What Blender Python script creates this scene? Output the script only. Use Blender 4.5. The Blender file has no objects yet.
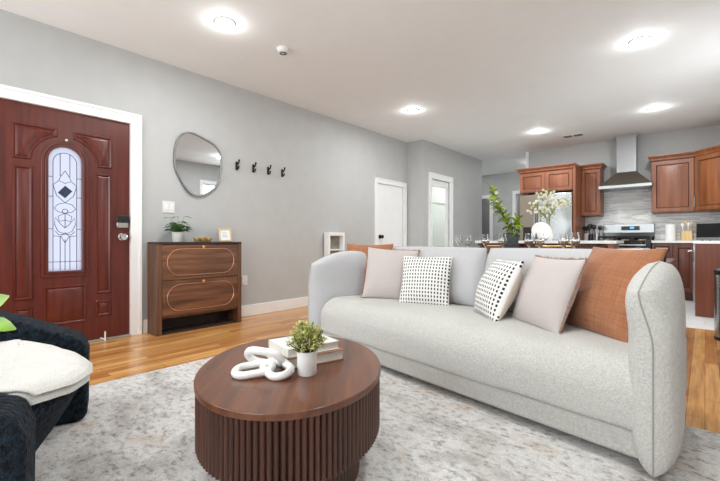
import bpy, bmesh, math, random
from mathutils import Vector, Matrix, noise
random.seed(11)
PI = math.pi
S = bpy.context.scene
COL = S.collection

# ------------------------------------------------------------------ camera
CAMH = 0.92
cam_d = bpy.data.cameras.new('camera')
cam_d.sensor_width = 36.0
cam_d.lens = 394.0 / 720.0 * 36.0
cam_d.clip_start = 0.02
cam = bpy.data.objects.new('camera', cam_d)
COL.objects.link(cam)
cam.location = (0, 0, CAMH)
cam.rotation_euler = (PI / 2, 0, math.radians(41.2065))
S.camera = cam

# ------------------------------------------------------------------ world, window daylight, exposure
w = bpy.data.worlds.new('sky'); S.world = w; w.use_nodes = True
w.node_tree.nodes['Background'].inputs[0].default_value = (0.95, 0.97, 1.0, 1)
w.node_tree.nodes['Background'].inputs[1].default_value = 1.5

def area(name, loc, rot, sx, sy, power, col=(1, 1, 1)):
    d = bpy.data.lights.new(name, 'AREA'); d.shape = 'RECTANGLE'; d.size = sx; d.size_y = sy
    d.energy = power; d.color = col
    o = bpy.data.objects.new(name, d); COL.objects.link(o)
    o.location = loc; o.rotation_euler = rot
    return o
# area lights for daylight, at two unseen added rear windows and the kitchen side window
area('added_daylight_rear', (-3.0, -1.52, 1.55), (PI / 2, 0, 0), 1.4, 1.5, 58, (0.93, 0.985, 1.0))
area('added_daylight_rear', (-0.75, -1.52, 1.55), (PI / 2, 0, 0), 1.4, 1.5, 58, (0.93, 0.985, 1.0))
area('daylight_side', (0.68, 5.1, 1.6), (PI / 2, 0, PI / 2), 1.0, 1.3, 24, (0.93, 0.985, 1.0))
S.view_settings.view_transform = 'Standard'
S.view_settings.look = 'None'
S.view_settings.gamma = 1.0
S.view_settings.use_curve_mapping = False
S.view_settings.exposure = -0.2
S.cycles.use_denoising = True
S.cycles.max_bounces = 10
S.cycles.diffuse_bounces = 6
S.cycles.glossy_bounces = 4
S.cycles.transmission_bounces = 8
S.cycles.transparent_max_bounces = 12
S.cycles.caustics_reflective = False
S.cycles.caustics_refractive = False
S.cycles.sample_clamp_indirect = 6.0

# ------------------------------------------------------------------ materials
def lin(c):
    return tuple(((v / 255) / 12.92 if v / 255 <= 0.04045 else ((v / 255 + 0.055) / 1.055) ** 2.4) for v in c) + (1,)

def newmat(name):
    m = bpy.data.materials.new(name); m.use_nodes = True
    return m, m.node_tree.nodes, m.node_tree.links, m.node_tree.nodes['Principled BSDF']

def tex_coord(n, l, scale=(1, 1, 1), rot=(0, 0, 0)):
    tc = n.new('ShaderNodeTexCoord'); mp = n.new('ShaderNodeMapping')
    mp.inputs['Scale'].default_value = scale; mp.inputs['Rotation'].default_value = rot
    l.new(tc.outputs['Object'], mp.inputs['Vector'])
    return mp.outputs['Vector']

def noise_node(n, l, vec, scale, detail=3, rough=0.55):
    t = n.new('ShaderNodeTexNoise'); t.inputs['Scale'].default_value = scale
    t.inputs['Detail'].default_value = detail; t.inputs['Roughness'].default_value = rough
    l.new(vec, t.inputs['Vector']); return t.outputs['Fac']

def ramp(n, l, fac, stops):
    r = n.new('ShaderNodeValToRGB'); cr = r.color_ramp
    while len(cr.elements) < len(stops): cr.elements.new(0.5)
    for e, (p, c) in zip(cr.elements, stops):
        e.position = p; e.color = c if len(c) == 4 else lin(c)
    l.new(fac, r.inputs['Fac']); return r.outputs['Color']

def bump(n, l, b, h, strength, dist=0.01):
    bp = n.new('ShaderNodeBump'); bp.inputs['Strength'].default_value = strength
    bp.inputs['Distance'].default_value = dist
    l.new(h, bp.inputs['Height']); l.new(bp.outputs['Normal'], b.inputs['Normal'])

def plain(name, c, rough=0.5, metal=0.0, var=0.04, bumps=None, coat=0.0, scale=6):
    """painted or solid surface, with a faint mottling and optional (scale, strength) grain"""
    m, n, l, b = newmat(name)
    v = tex_coord(n, l)
    f = noise_node(n, l, v, scale)
    lo = tuple(max(0, x * (1 - var)) for x in c); hi = tuple(min(255, x * (1 + var)) for x in c)
    l.new(ramp(n, l, f, [(0.3, lo), (0.7, hi)]), b.inputs['Base Color'])
    b.inputs['Roughness'].default_value = rough; b.inputs['Metallic'].default_value = metal
    b.inputs['Coat Weight'].default_value = coat
    if bumps: bump(n, l, b, noise_node(n, l, v, bumps[0], 4, 0.6), bumps[1], bumps[2] if len(bumps) > 2 else 0.005)
    return m

def wood(name, dark, mid, light, axis='z', rough=0.4, grain=1.0, coat=0.0):
    m, n, l, b = newmat(name)
    sc = {'x': (1.5, 22, 22), 'y': (22, 1.5, 22), 'z': (22, 22, 1.5)}[axis]
    v = tex_coord(n, l, tuple(s * grain for s in sc))
    f = noise_node(n, l, v, 1.3, 5, 0.62)
    l.new(ramp(n, l, f, [(0.28, dark), (0.5, mid), (0.75, light)]), b.inputs['Base Color'])
    b.inputs['Roughness'].default_value = rough; b.inputs['Coat Weight'].default_value = coat
    bump(n, l, b, f, 0.08, 0.002)
    return m

def fabric(name, c, nub=300, strength=0.5, var=0.10, sheen=0.2, weave=False, dist=0.006):
    m, n, l, b = newmat(name)
    v = tex_coord(n, l)
    f = noise_node(n, l, v, nub, 3, 0.65)
    if weave:      # slubby threads running both ways
        a = noise_node(n, l, tex_coord(n, l, (7, 7, 120)), 1.0, 3, 0.6); b2 = noise_node(n, l, tex_coord(n, l, (120, 7, 7)), 1.0, 3, 0.6)
        m1 = n.new('ShaderNodeMath'); m1.operation = 'ADD'; l.new(a, m1.inputs[0]); l.new(b2, m1.inputs[1])
        m2 = n.new('ShaderNodeMath'); m2.operation = 'MULTIPLY'; m2.inputs[1].default_value = 0.5; l.new(m1.outputs[0], m2.inputs[0]); f = m2.outputs[0]
    lo = tuple(x * (1 - var) for x in c); hi = tuple(min(255, x * (1 + var * 0.6)) for x in c)
    l.new(ramp(n, l, f, [(0.35, lo), (0.65, hi)]), b.inputs['Base Color'])
    b.inputs['Roughness'].default_value = 0.95
    b.inputs['Specular IOR Level'].default_value = 0.15
    b.inputs['Sheen Weight'].default_value = sheen
    bump(n, l, b, f, strength, dist)
    return m

def metal(name, c, rough=0.25, brushed=None):
    m, n, l, b = newmat(name)
    b.inputs['Base Color'].default_value = lin(c); b.inputs['Metallic'].default_value = 1.0
    b.inputs['Roughness'].default_value = rough
    if brushed:
        v = tex_coord(n, l, brushed)
        f = noise_node(n, l, v, 4, 3)
        mr = n.new('ShaderNodeMapRange'); mr.inputs[3].default_value = rough * 0.7; mr.inputs[4].default_value = rough * 1.5
        l.new(f, mr.inputs[0]); l.new(mr.outputs[0], b.inputs['Roughness'])
        bump(n, l, b, f, 0.12, 0.002)
    return m

def glass_mat(name, c=(255, 255, 255), rough=0.0):
    m, n, l, b = newmat(name)
    b.inputs['Base Color'].default_value = lin(c)
    b.inputs['Transmission Weight'].default_value = 1.0
    b.inputs['Roughness'].default_value = rough; b.inputs['IOR'].default_value = 1.45
    return m

def thin_glass(name, c=(240, 245, 255), haze=0.5):
    """obscured pane: part clear, part translucent"""
    m, n, l, b = newmat(name)
    out = n['Material Output']
    tr = n.new('ShaderNodeBsdfTranslucent'); tr.inputs[0].default_value = lin(c)
    tp = n.new('ShaderNodeBsdfTransparent'); tp.inputs[0].default_value = lin(c)
    mx = n.new('ShaderNodeMixShader'); mx.inputs[0].default_value = haze
    l.new(tp.outputs[0], mx.inputs[1]); l.new(tr.outputs[0], mx.inputs[2])
    gl = n.new('ShaderNodeBsdfGlossy'); gl.inputs['Roughness'].default_value = 0.05
    mx2 = n.new('ShaderNodeMixShader'); mx2.inputs[0].default_value = 0.06
    l.new(mx.outputs[0], mx2.inputs[1]); l.new(gl.outputs[0], mx2.inputs[2])
    l.new(mx2.outputs[0], out.inputs['Surface'])
    return m

def emit(name, c, s):
    m, n, l, b = newmat(name)
    b.inputs['Base Color'].default_value = lin(c)
    b.inputs['Emission Color'].default_value = lin(c); b.inputs['Emission Strength'].default_value = s
    return m

M = {}
M['wall'] = plain('grey_wall_paint', (184, 184, 183), 0.6, var=0.012, bumps=(90, 0.03))
M['ceil'] = plain('white_ceiling_paint', (243, 243, 243), 0.75, var=0.005)
M['trim'] = plain('white_trim_paint', (238, 238, 238), 0.35, var=0.01)
M['white'] = plain('white_gloss', (236, 236, 236), 0.3, var=0.01)
M['plastic'] = plain('white_plastic', (226, 226, 224), 0.35, var=0.01)
M['ceramic'] = plain('white_ceramic', (236, 235, 233), 0.35, var=0.02, bumps=(160, 0.05))
M['door_red'] = wood('mahogany_door_finish', (70, 24, 16), (90, 33, 23), (108, 44, 31), 'z', 0.32, 0.8)
M['glass_door'] = thin_glass('obscured_door_glass', (238, 240, 250), 0.75)
M['glass_lit'] = thin_glass('stair_door_glass', (240, 244, 240), 0.3)
M['lead'] = plain('lead_came', (62, 64, 70), 0.4, 0.6)
M['bevel_glass'] = plain('dark_blue_bevel_glass', (44, 60, 76), 0.12)
M['nickel'] = metal('satin_nickel', (205, 200, 192), 0.25)
M['chrome'] = metal('polished_chrome', (225, 225, 225), 0.12)
M['black'] = plain('black_plastic', (22, 22, 24), 0.35)
M['blackmetal'] = plain('black_iron', (26, 25, 25), 0.45, 0.4)
M['mirror'] = metal('silvered_mirror', (225, 227, 228), 0.015)
M['mirror_frame'] = metal('brushed_steel_frame', (150, 150, 150), 0.4)
M['walnut'] = wood('walnut_veneer', (64, 40, 25), (104, 66, 44), (138, 93, 64), 'y', 0.42, 0.8)
M['walnut_side'] = wood('walnut_veneer_side', (60, 38, 24), (96, 63, 42), (120, 80, 55), 'z', 0.42, 0.7)
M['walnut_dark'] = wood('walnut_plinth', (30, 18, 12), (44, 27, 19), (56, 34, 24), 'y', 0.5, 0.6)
M['copper'] = metal('copper_inlay', (226, 176, 138), 0.4)
M['brass'] = metal('polished_brass', (240, 204, 136), 0.5)
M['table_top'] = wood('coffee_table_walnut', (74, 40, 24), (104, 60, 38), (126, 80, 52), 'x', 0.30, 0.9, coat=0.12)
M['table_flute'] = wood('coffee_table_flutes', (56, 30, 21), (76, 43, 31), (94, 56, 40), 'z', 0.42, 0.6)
M['boucle'] = fabric('oat_boucle', (204, 202, 197), 115, 0.9, 0.065, dist=0.009)
M['sofa_cool'] = fabric('cool_grey_upholstery', (194, 193, 195), 300, 0.3, 0.07)  # smoother, cooler and slightly darker than the seat boucle
M['seam'] = fabric('grey_piping', (162, 160, 156), 420, 0.3, 0.06)
M['terra'] = fabric('terracotta_linen', (164, 110, 79), 260, 0.4, 0.12, weave=True)
M['mauve'] = fabric('mauve_linen', (196, 186, 183), 320, 0.25, 0.06)
M['fringe'] = fabric('tan_fringe', (168, 128, 104), 320, 0.6, 0.3)
M['navy'] = fabric('charcoal_boucle', (27, 36, 45), 42, 1.0, 0.6, sheen=0.05, dist=0.035)
M['throw'] = fabric('ivory_waffle_throw', (226, 223, 217), 230, 0.6, 0.08)
M['leaf'] = plain('dark_green_leaf', (40, 84, 36), 0.4, var=0.35, scale=40)
M['leaf_lime'] = plain('lime_leaf', (112, 150, 22), 0.4, var=0.15, scale=40)
M['leaf_sage'] = plain('sage_leaf', (176, 177, 112), 0.6, var=0.3, scale=60)
M['leaf_spring'] = plain('spring_leaf', (146, 172, 48), 0.5, var=0.2, scale=40)
M['blossom'] = plain('cream_blossom', (240, 232, 208), 0.6, var=0.08)
M['stem'] = plain('brown_stem', (84, 66, 44), 0.7, var=0.2)
M['book_white'] = plain('white_book_cover', (228, 226, 224), 0.4, var=0.02)
M['book_brown'] = plain('tan_book_cover', (150, 112, 88), 0.45, var=0.05)
M['pages'] = plain('book_pages', (226, 222, 212), 0.8, var=0.06, scale=200)
M['oak_frame'] = wood('light_oak_frame', (196, 164, 120), (214, 186, 146), (226, 204, 168), 'z', 0.5)
M['paper'] = plain('white_paper', (240, 240, 238), 0.8, var=0.01)
M['ink'] = plain('grey_ink', (150, 160, 172), 0.8)
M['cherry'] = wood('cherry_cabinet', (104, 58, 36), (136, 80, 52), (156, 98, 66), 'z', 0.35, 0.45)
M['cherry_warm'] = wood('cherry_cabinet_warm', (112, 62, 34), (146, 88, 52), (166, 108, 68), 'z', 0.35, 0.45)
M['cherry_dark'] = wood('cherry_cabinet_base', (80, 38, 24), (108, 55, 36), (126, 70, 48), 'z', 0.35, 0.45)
M['glaze'] = plain('dark_glaze', (84, 44, 28), 0.5)
M['stone'] = plain('white_quartz', (232, 232, 230), 0.2, var=0.03, scale=12)
M['steel'] = metal('stainless_steel', (176, 178, 180), 0.3, (1, 1, 40))
M['steel_v'] = metal('stainless_steel_vertical', (186, 188, 190), 0.22, (50, 50, 0.6))
M['steel_reflect'] = metal('freezer_steel_reflection', (150, 140, 128), 0.45, (50, 50, 0.6))  # taupe tone puts a reflection into the freezer steel's colour
M['hood_dark'] = metal('hood_canopy_steel', (150, 144, 132), 0.3, (1, 40, 1))
M['wine_glass'] = glass_mat('clear_wine_glass')
M['charcoal_pot'] = plain('charcoal_ceramic', (66, 70, 74), 0.55, var=0.25, scale=30, bumps=(40, 0.3))
M['bamboo'] = wood('bamboo', (206, 164, 108), (222, 186, 132), (232, 202, 152), 'z', 0.5)
M['chair_wood'] = wood('dining_chair_wood', (84, 46, 30), (116, 68, 46), (140, 88, 62), 'x', 0.4)
M['dark_wood'] = wood('dark_table_wood', (46, 26, 18), (66, 40, 28), (84, 52, 38), 'x', 0.4)
M['towel'] = fabric('grey_towel', (168, 166, 162), 300, 0.4)
M['screen_blue'] = emit('blue_display', (90, 170, 235), 1.2)
M['lamp'] = emit('lamp_lens', (255, 252, 246), 14.0)
M['vent_dark'] = plain('vent_slot', (90, 90, 90), 0.8)
M['taupe'] = plain('taupe_back', (142, 134, 124), 0.7)
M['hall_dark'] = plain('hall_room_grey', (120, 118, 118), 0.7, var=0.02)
M['range_black'] = plain('black_enamel', (20, 20, 22), 0.15)

def make_floor_mat():
    m, n, l, b = newmat('honey_oak_planks')
    v = tex_coord(n, l, (1, 1, 1), (0, 0, PI / 2))
    br = n.new('ShaderNodeTexBrick'); l.new(v, br.inputs['Vector'])
    br.inputs['Color1'].default_value = lin((180, 117, 62)); br.inputs['Color2'].default_value = lin((230, 176, 110))
    br.inputs['Mortar'].default_value = lin((120, 70, 34))
    br.inputs['Scale'].default_value = 1.0; br.inputs['Brick Width'].default_value = 0.9
    br.inputs['Row Height'].default_value = 0.076; br.inputs['Mortar Size'].default_value = 0.0012
    br.inputs['Bias'].default_value = 0.0; br.offset = 0.37
    v2 = tex_coord(n, l, (26, 1.6, 1))
    f = noise_node(n, l, v2, 1.4, 5, 0.65)
    g = ramp(n, l, f, [(0.3, (188, 170, 150)), (0.6, (255, 255, 255))])
    mx = n.new('ShaderNodeMix'); mx.data_type = 'RGBA'; mx.blend_type = 'MULTIPLY'; mx.inputs[0].default_value = 0.8
    l.new(br.outputs['Color'], mx.inputs[6]); l.new(g, mx.inputs[7])
    l.new(mx.outputs[2], b.inputs['Base Color'])
    b.inputs['Roughness'].default_value = 0.22
    return m
M['floor'] = make_floor_mat()

def brick_mat(name, c1, c2, mortar, bw, rh, ms, vert=False, rough=0.3):
    m, n, l, b = newmat(name)
    tc = n.new('ShaderNodeTexCoord')
    vec = tc.outputs['Object']
    if vert:
        sp = n.new('ShaderNodeSeparateXYZ'); cb = n.new('ShaderNodeCombineXYZ'); l.new(vec, sp.inputs[0])
        ad = n.new('ShaderNodeMath'); ad.operation = 'ADD'
        l.new(sp.outputs[0], ad.inputs[0]); l.new(sp.outputs[1], ad.inputs[1])
        l.new(ad.outputs[0], cb.inputs[0]); l.new(sp.outputs[2], cb.inputs[1]); vec = cb.outputs[0]
    br = n.new('ShaderNodeTexBrick'); l.new(vec, br.inputs['Vector'])
    br.inputs['Color1'].default_value = lin(c1); br.inputs['Color2'].default_value = lin(c2)
    br.inputs['Mortar'].default_value = lin(mortar); br.inputs['Scale'].default_value = 1.0
    br.inputs['Brick Width'].default_value = bw; br.inputs['Row Height'].default_value = rh
    br.inputs['Mortar Size'].default_value = ms; br.offset = 0.37
    l.new(br.outputs['Color'], b.inputs['Base Color']); b.inputs['Roughness'].default_value = rough
    return m
M['tile'] = brick_mat('pale_floor_tile', (226, 226, 226), (236, 236, 236), (200, 200, 200), 0.6, 0.3, 0.004)
M['mosaic'] = brick_mat('grey_glass_mosaic', (184, 184, 182), (240, 240, 238), (216, 216, 214), 0.17, 0.022, 0.0015, True, 0.25)

def make_rug_mat():
    m, n, l, b = newmat('distressed_rug')
    v = tex_coord(n, l, (1.0, 1.4, 1))
    big = noise_node(n, l, v, 2.2, 7, 0.62)
    base = ramp(n, l, big, [(0.32, (172, 167, 165)), (0.42, (208, 203, 199)), (0.52, (232, 230, 228)), (0.62, (220, 209, 200)), (0.74, (236, 234, 232))])
    v3 = tex_coord(n, l, (1.0, 1.5, 1))
    mid = noise_node(n, l, v3, 24, 6, 0.75)
    mm = ramp(n, l, mid, [(0.36, (140, 138, 142)), (0.49, (240, 240, 240)), (1.0, (255, 255, 255))])
    mx = n.new('ShaderNodeMix'); mx.data_type = 'RGBA'; mx.blend_type = 'MULTIPLY'; mx.inputs[0].default_value = 0.75
    l.new(base, mx.inputs[6]); l.new(mm, mx.inputs[7])
    v4 = tex_coord(n, l)
    fine = noise_node(n, l, v4, 120, 3, 0.7)
    fm = ramp(n, l, fine, [(0.35, (205, 203, 203)), (0.6, (255, 255, 255))])
    mx2 = n.new('ShaderNodeMix'); mx2.data_type = 'RGBA'; mx2.blend_type = 'MULTIPLY'; mx2.inputs[0].default_value = 0.5
    l.new(mx.outputs[2], mx2.inputs[6]); l.new(fm, mx2.inputs[7])
    l.new(mx2.outputs[2], b.inputs['Base Color'])
    b.inputs['Roughness'].default_value = 0.95; b.inputs['Specular IOR Level'].default_value = 0.1
    bump(n, l, b, fine, 0.4, 0.004)
    return m
M['rug'] = make_rug_mat()

def make_dash_mat():
    """white cotton with rows of short upright black dashes (pillow x = along, z = up, metres)"""
    m, n, l, b = newmat('dashed_cotton')
    tc = n.new('ShaderNodeTexCoord'); sp = n.new('ShaderNodeSeparateXYZ'); l.new(tc.outputs['Object'], sp.inputs[0])
    def cell(sock, per, duty):
        a = n.new('ShaderNodeMath'); a.operation = 'MULTIPLY'; a.inputs[1].default_value = 1 / per; l.new(sock, a.inputs[0])
        f = n.new('ShaderNodeMath'); f.operation = 'FRACT'; l.new(a.outputs[0], f.inputs[0])
        c = n.new('ShaderNodeMath'); c.operation = 'LESS_THAN'; c.inputs[1].default_value = duty; l.new(f.outputs[0], c.inputs[0])
        return c.outputs[0]
    x = cell(sp.outputs[0], 0.022, 0.42); z = cell(sp.outputs[2], 0.027, 0.58)
    mu = n.new('ShaderNodeMath'); mu.operation = 'MULTIPLY'; l.new(x, mu.inputs[0]); l.new(z, mu.inputs[1])
    mx = n.new('ShaderNodeMix'); mx.data_type = 'RGBA'
    mx.inputs[6].default_value = lin((232, 230, 226)); mx.inputs[7].default_value = lin((44, 44, 46))
    l.new(mu.outputs[0], mx.inputs[0]); l.new(mx.outputs[2], b.inputs['Base Color'])
    b.inputs['Roughness'].default_value = 0.95; b.inputs['Specular IOR Level'].default_value = 0.1
    return m
M['dash'] = make_dash_mat()
M['beige_back'] = fabric('beige_cotton', (214, 200, 186), 320, 0.25, 0.06)

# ------------------------------------------------------------------ mesh helpers
class MB:
    def __init__(self): self.bm = bmesh.new(); self.mi = 0
    def _face(self, vs):
        try:
            f = self.bm.faces.new(vs); f.material_index = self.mi; return f
        except ValueError: return None
    def box(self, x0, x1, y0, y1, z0, z1, mat=None):
        P = [(x0, y0, z0), (x1, y0, z0), (x1, y1, z0), (x0, y1, z0), (x0, y0, z1), (x1, y0, z1), (x1, y1, z1), (x0, y1, z1)]
        if mat is not None: P = [mat @ Vector(p) for p in P]
        v = [self.bm.verts.new(p) for p in P]
        for q in ((0, 3, 2, 1), (4, 5, 6, 7), (0, 1, 5, 4), (1, 2, 6, 5), (2, 3, 7, 6), (3, 0, 4, 7)): self._face([v[i] for i in q])
        return self
    def prism(self, poly, fn, d0, d1):
        """poly of 2-D points carried to 3-D by fn(a, b, d), from depth d0 to d1"""
        A = [self.bm.verts.new(fn(a, b, d0)) for a, b in poly]; B = [self.bm.verts.new(fn(a, b, d1)) for a, b in poly]
        self._face(A[::-1]); self._face(B)
        k = len(poly)
        for i in range(k): self._face([A[i], A[(i + 1) % k], B[(i + 1) % k], B[i]])
        return self
    def ring(self, outer, inner, fn, d0, d1):
        k = len(outer)
        O0 = [self.bm.verts.new(fn(a, b, d0)) for a, b in outer]; O1 = [self.bm.verts.new(fn(a, b, d1)) for a, b in outer]
        I0 = [self.bm.verts.new(fn(a, b, d0)) for a, b in inner]; I1 = [self.bm.verts.new(fn(a, b, d1)) for a, b in inner]
        for i in range(k):
            j = (i + 1) % k
            self._face([O0[i], O0[j], O1[j], O1[i]]); self._face([I0[j], I0[i], I1[i], I1[j]])
            self._face([O1[i], O1[j], I1[j], I1[i]]); self._face([O0[j], O0[i], I0[i], I0[j]])
        return self
    def tube(self, pts, r, seg=8, closed=False, r1=None, flat=1.0):
        pts = [Vector(p) for p in pts]; k = len(pts); rings = []
        up = None
        for i, p in enumerate(pts):
            a = pts[(i - 1) % k] if (closed or i > 0) else p; c = pts[(i + 1) % k] if (closed or i < k - 1) else p
            t = (c - a)
            t = t.normalized() if t.length > 1e-9 else Vector((0, 0, 1))
            if up is None:
                up = Vector((0, 0, 1)) if abs(t.z) < 0.9 else Vector((1, 0, 0))
            s = t.cross(up)
            if s.length < 1e-6: s = t.cross(Vector((0, 1, 0)))
            s.normalize(); u = s.cross(t).normalized(); up = u
            rr = r if r1 is None else r + (r1 - r) * i / max(1, k - 1)
            rings.append([self.bm.verts.new(p + s * (rr * math.cos(2 * PI * j / seg)) + u * (rr * flat * math.sin(2 * PI * j / seg))) for j in range(seg)])
        n = k if closed else k - 1
        for i in range(n):
            A, B = rings[i], rings[(i + 1) % k]
            off = 0
            if closed and i == k - 1:
                off = min(range(seg), key=lambda o: (A[0].co - B[o].co).length)
            for j in range(seg): self._face([A[j], A[(j + 1) % seg], B[(j + 1 + off) % seg], B[(j + off) % seg]])
        if not closed:
            self._face(rings[0][::-1]); self._face(rings[-1])
        return self
    def lathe(self, prof, seg=24, loc=(0, 0, 0), sx=1.0, sy=1.0, mat=None):
        rings = []
        for r, z in prof:
            if r < 1e-6: rings.append([Vector((0, 0, z))])
            else: rings.append([Vector((r * sx * math.cos(2 * PI * j / seg), r * sy * math.sin(2 * PI * j / seg), z)) for j in range(seg)])
        L = Vector(loc)
        R = [[self.bm.verts.new((mat @ p if mat is not None else p) + L) for p in ring] for ring in rings]
        for A, B in zip(R, R[1:]):
            if len(A) == 1 and len(B) == 1: continue
            for j in range(seg):
                k = (j + 1) % seg
                if len(A) == 1: self._face([A[0], B[k], B[j]])
                elif len(B) == 1: self._face([A[j], A[k], B[0]])
                else: self._face([A[j], A[k], B[k], B[j]])
        return self
    def cyl(self, p0, p1, r, seg=16, r1=None):
        return self.tube([p0, p1], r, seg, False, r1)
    def ball(self, c, r, sx=1, sy=1, sz=1, u=12, v=8):
        prof = [(r * math.sin(PI * i / v), -r * math.cos(PI * i / v)) for i in range(v + 1)]
        prof[0] = (0, -r); prof[-1] = (0, r)
        return self.lathe(prof, u, c, mat=Matrix.Diagonal((sx, sy, sz)).to_4x4().to_3x3())
    def surface(self, fn, nu, nv, wrap_u=False):
        G = [[self.bm.verts.new(fn(i / nu, j / nv)) for j in range(nv + 1)] for i in range(nu + (0 if wrap_u else 1))]
        for i in range(nu):
            for j in range(nv):
                a = G[i]; b2 = G[(i + 1) % len(G)]
                self._face([a[j], b2[j], b2[j + 1], a[j + 1]])
        return G
    def build(self, name, mats, parent=None, bevel=0, seg=2, smooth=True, angle=40, weld=False):
        bm = self.bm
        if weld: bmesh.ops.remove_doubles(bm, verts=bm.verts, dist=1e-5)
        bmesh.ops.recalc_face_normals(bm, faces=bm.faces)
        me = bpy.data.meshes.new(name); bm.to_mesh(me); bm.free()
        for m in (mats if isinstance(mats, (list, tuple)) else [mats]): me.materials.append(m)
        if smooth:
            me.polygons.foreach_set('use_smooth', [True] * len(me.polygons))
            me.set_sharp_from_angle(angle=math.radians(angle))
        o = bpy.data.objects.new(name, me); COL.objects.link(o)
        if parent is not None: o.parent = parent
        if bevel:
            md = o.modifiers.new('bevel', 'BEVEL'); md.width = bevel; md.segments = seg; md.limit_method = 'ANGLE'; md.angle_limit = math.radians(35)
            md.harden_normals = False
        return o

def tag(o, label=None, cat=None, group=None, kind=None):
    if label: o['label'] = label
    if cat: o['category'] = cat
    if group: o['group'] = group
    if kind: o['kind'] = kind
    return o

def thing(name, label, cat, loc=(0, 0, 0), rz=0.0, group=None):
    o = bpy.data.objects.new(name, None); COL.objects.link(o)
    o.empty_display_size = 0.05
    o.location = loc; o.rotation_euler = (0, 0, rz)
    return tag(o, label, cat, group)

def struct_empty(name):
    o = bpy.data.objects.new(name, None); COL.objects.link(o); o['kind'] = 'structure'; return o

def struct(o):
    o['kind'] = 'structure'; return o

def copy_tree(o, parent=None):
    c = o.copy(); COL.objects.link(c)
    if parent is not None: c.parent = parent
    for ch in list(o.children): copy_tree(ch, c)
    return c

def box_obj(name, dims, mat, parent=None, bevel=0.003, seg=2):
    return MB().box(*dims).build(name, mat, parent, bevel, seg)

def rounded_rect(x0, x1, z0, z1, r, n=6):
    P = []
    for cx, cz, a0 in ((x1 - r, z1 - r, 0), (x0 + r, z1 - r, PI / 2), (x0 + r, z0 + r, PI), (x1 - r, z0 + r, 1.5 * PI)):
        for i in range(n + 1):
            a = a0 + (PI / 2) * i / n; P.append((cx + r * math.cos(a), cz + r * math.sin(a)))
    return P

def cushion(mb, w, h, t, k=-0.12, p=2.4, q=0.55, edge=0.006, n=22, fn=None, wrinkle=0.0, seed=0):
    """closed puffy cushion, w along x, h along z, bulging along y; origin at its middle. returns boundary points"""
    def pos(u, v):
        x = u * math.sqrt(max(0, 1 - k * v * v / 2)); z = v * math.sqrt(max(0, 1 - k * u * u / 2))
        return x * w / 2, z * h / 2
    def th(u, v):
        return edge + t / 2 * (max(0, 1 - abs(u) ** p) * max(0, 1 - abs(v) ** p)) ** q
    def warp(i): # denser towards the edges
        s = -1 + 2 * i / n; return math.sin(s * PI / 2) * 0.6 + s * 0.4
    sides = []
    for sgn in (-1, 1):
        G = []
        for i in range(n + 1):
            row = []
            for j in range(n + 1):
                u, v = warp(i), warp(j); x, z = pos(u, v); d = sgn * th(u, v)
                if wrinkle:
                    d += sgn * wrinkle * noise.noise((x * 7 + seed, z * 7, seed + sgn)) * (1 - max(abs(u), abs(v)) ** 3)
                pt = Vector((x, d, z)); row.append(mb.bm.verts.new(fn(pt) if fn else pt))
            G.append(row)
        mb.mi = 0 if sgn < 0 else mb.back_mi if hasattr(mb, 'back_mi') else 0
        for i in range(n):
            for j in range(n): mb._face([G[i][j], G[i + 1][j], G[i + 1][j + 1], G[i][j + 1]])
        sides.append(G)
    mb.mi = 0
    idx = [(i, 0) for i in range(n)] + [(n, j) for j in range(n)] + [(i, n) for i in range(n, 0, -1)] + [(0, j) for j in range(n, 0, -1)]
    for a in range(len(idx)):
        b = (a + 1) % len(idx)
        mb._face([sides[0][idx[a][0]][idx[a][1]], sides[0][idx[b][0]][idx[b][1]], sides[1][idx[b][0]][idx[b][1]], sides[1][idx[a][0]][idx[a][1]]])
    return [(sides[0][i][j].co + sides[1][i][j].co) / 2 for i, j in idx]

def leaf(mb, base, direction, length, width, droop=0.25, up=Vector((0, 0, 1)), segs=4, fold=0.15):
    d = Vector(direction).normalized(); s = d.cross(up)
    if s.length < 1e-4: s = d.cross(Vector((1, 0, 0)))
    s.normalize(); nrm = s.cross(d)
    prev = None
    for i in range(segs + 1):
        t = i / segs
        wd = width / 2 * (math.sin(PI * min(1, t * 0.93 + 0.05)) ** 0.8) * (1.15 - 0.4 * t)
        c = Vector(base) + d * (length * t) - Vector((0, 0, 1)) * (droop * length * t * t)
        row = [mb.bm.verts.new(c - s * wd + nrm * fold * wd), mb.bm.verts.new(c), mb.bm.verts.new(c + s * wd + nrm * fold * wd)]
        if prev:
            mb._face([prev[0], prev[1], row[1], row[0]]); mb._face([prev[1], prev[2], row[2], row[1]])
        prev = row

def rnd(a, b): return random.uniform(a, b)

# ------------------------------------------------------------------ the room
XL, XR, YR, YK, ZC = -4.19, 0.66, -1.6, 8.40, 2.75
XJ, YJ, YJ2 = -3.84, 6.12, 8.62          # the wall juts in by 35 cm here
YH, XH = 10.66, -2.78                     # far hall wall, left end of kitchen wall
T = 0.12
struct(box_obj('floor', (XL - T, XR + T, YR - T, 5.42, -0.08, 0), M['floor'], bevel=0))
struct(box_obj('floor_kitchen', (-5.6, XR + T, 5.42, YH + T, -0.08, 0), M['tile'], bevel=0))
struct(box_obj('ceiling', (-5.6, XR + T, YR - T, YH + T, ZC, ZC + 0.1), M['ceil'], bevel=0))

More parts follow.
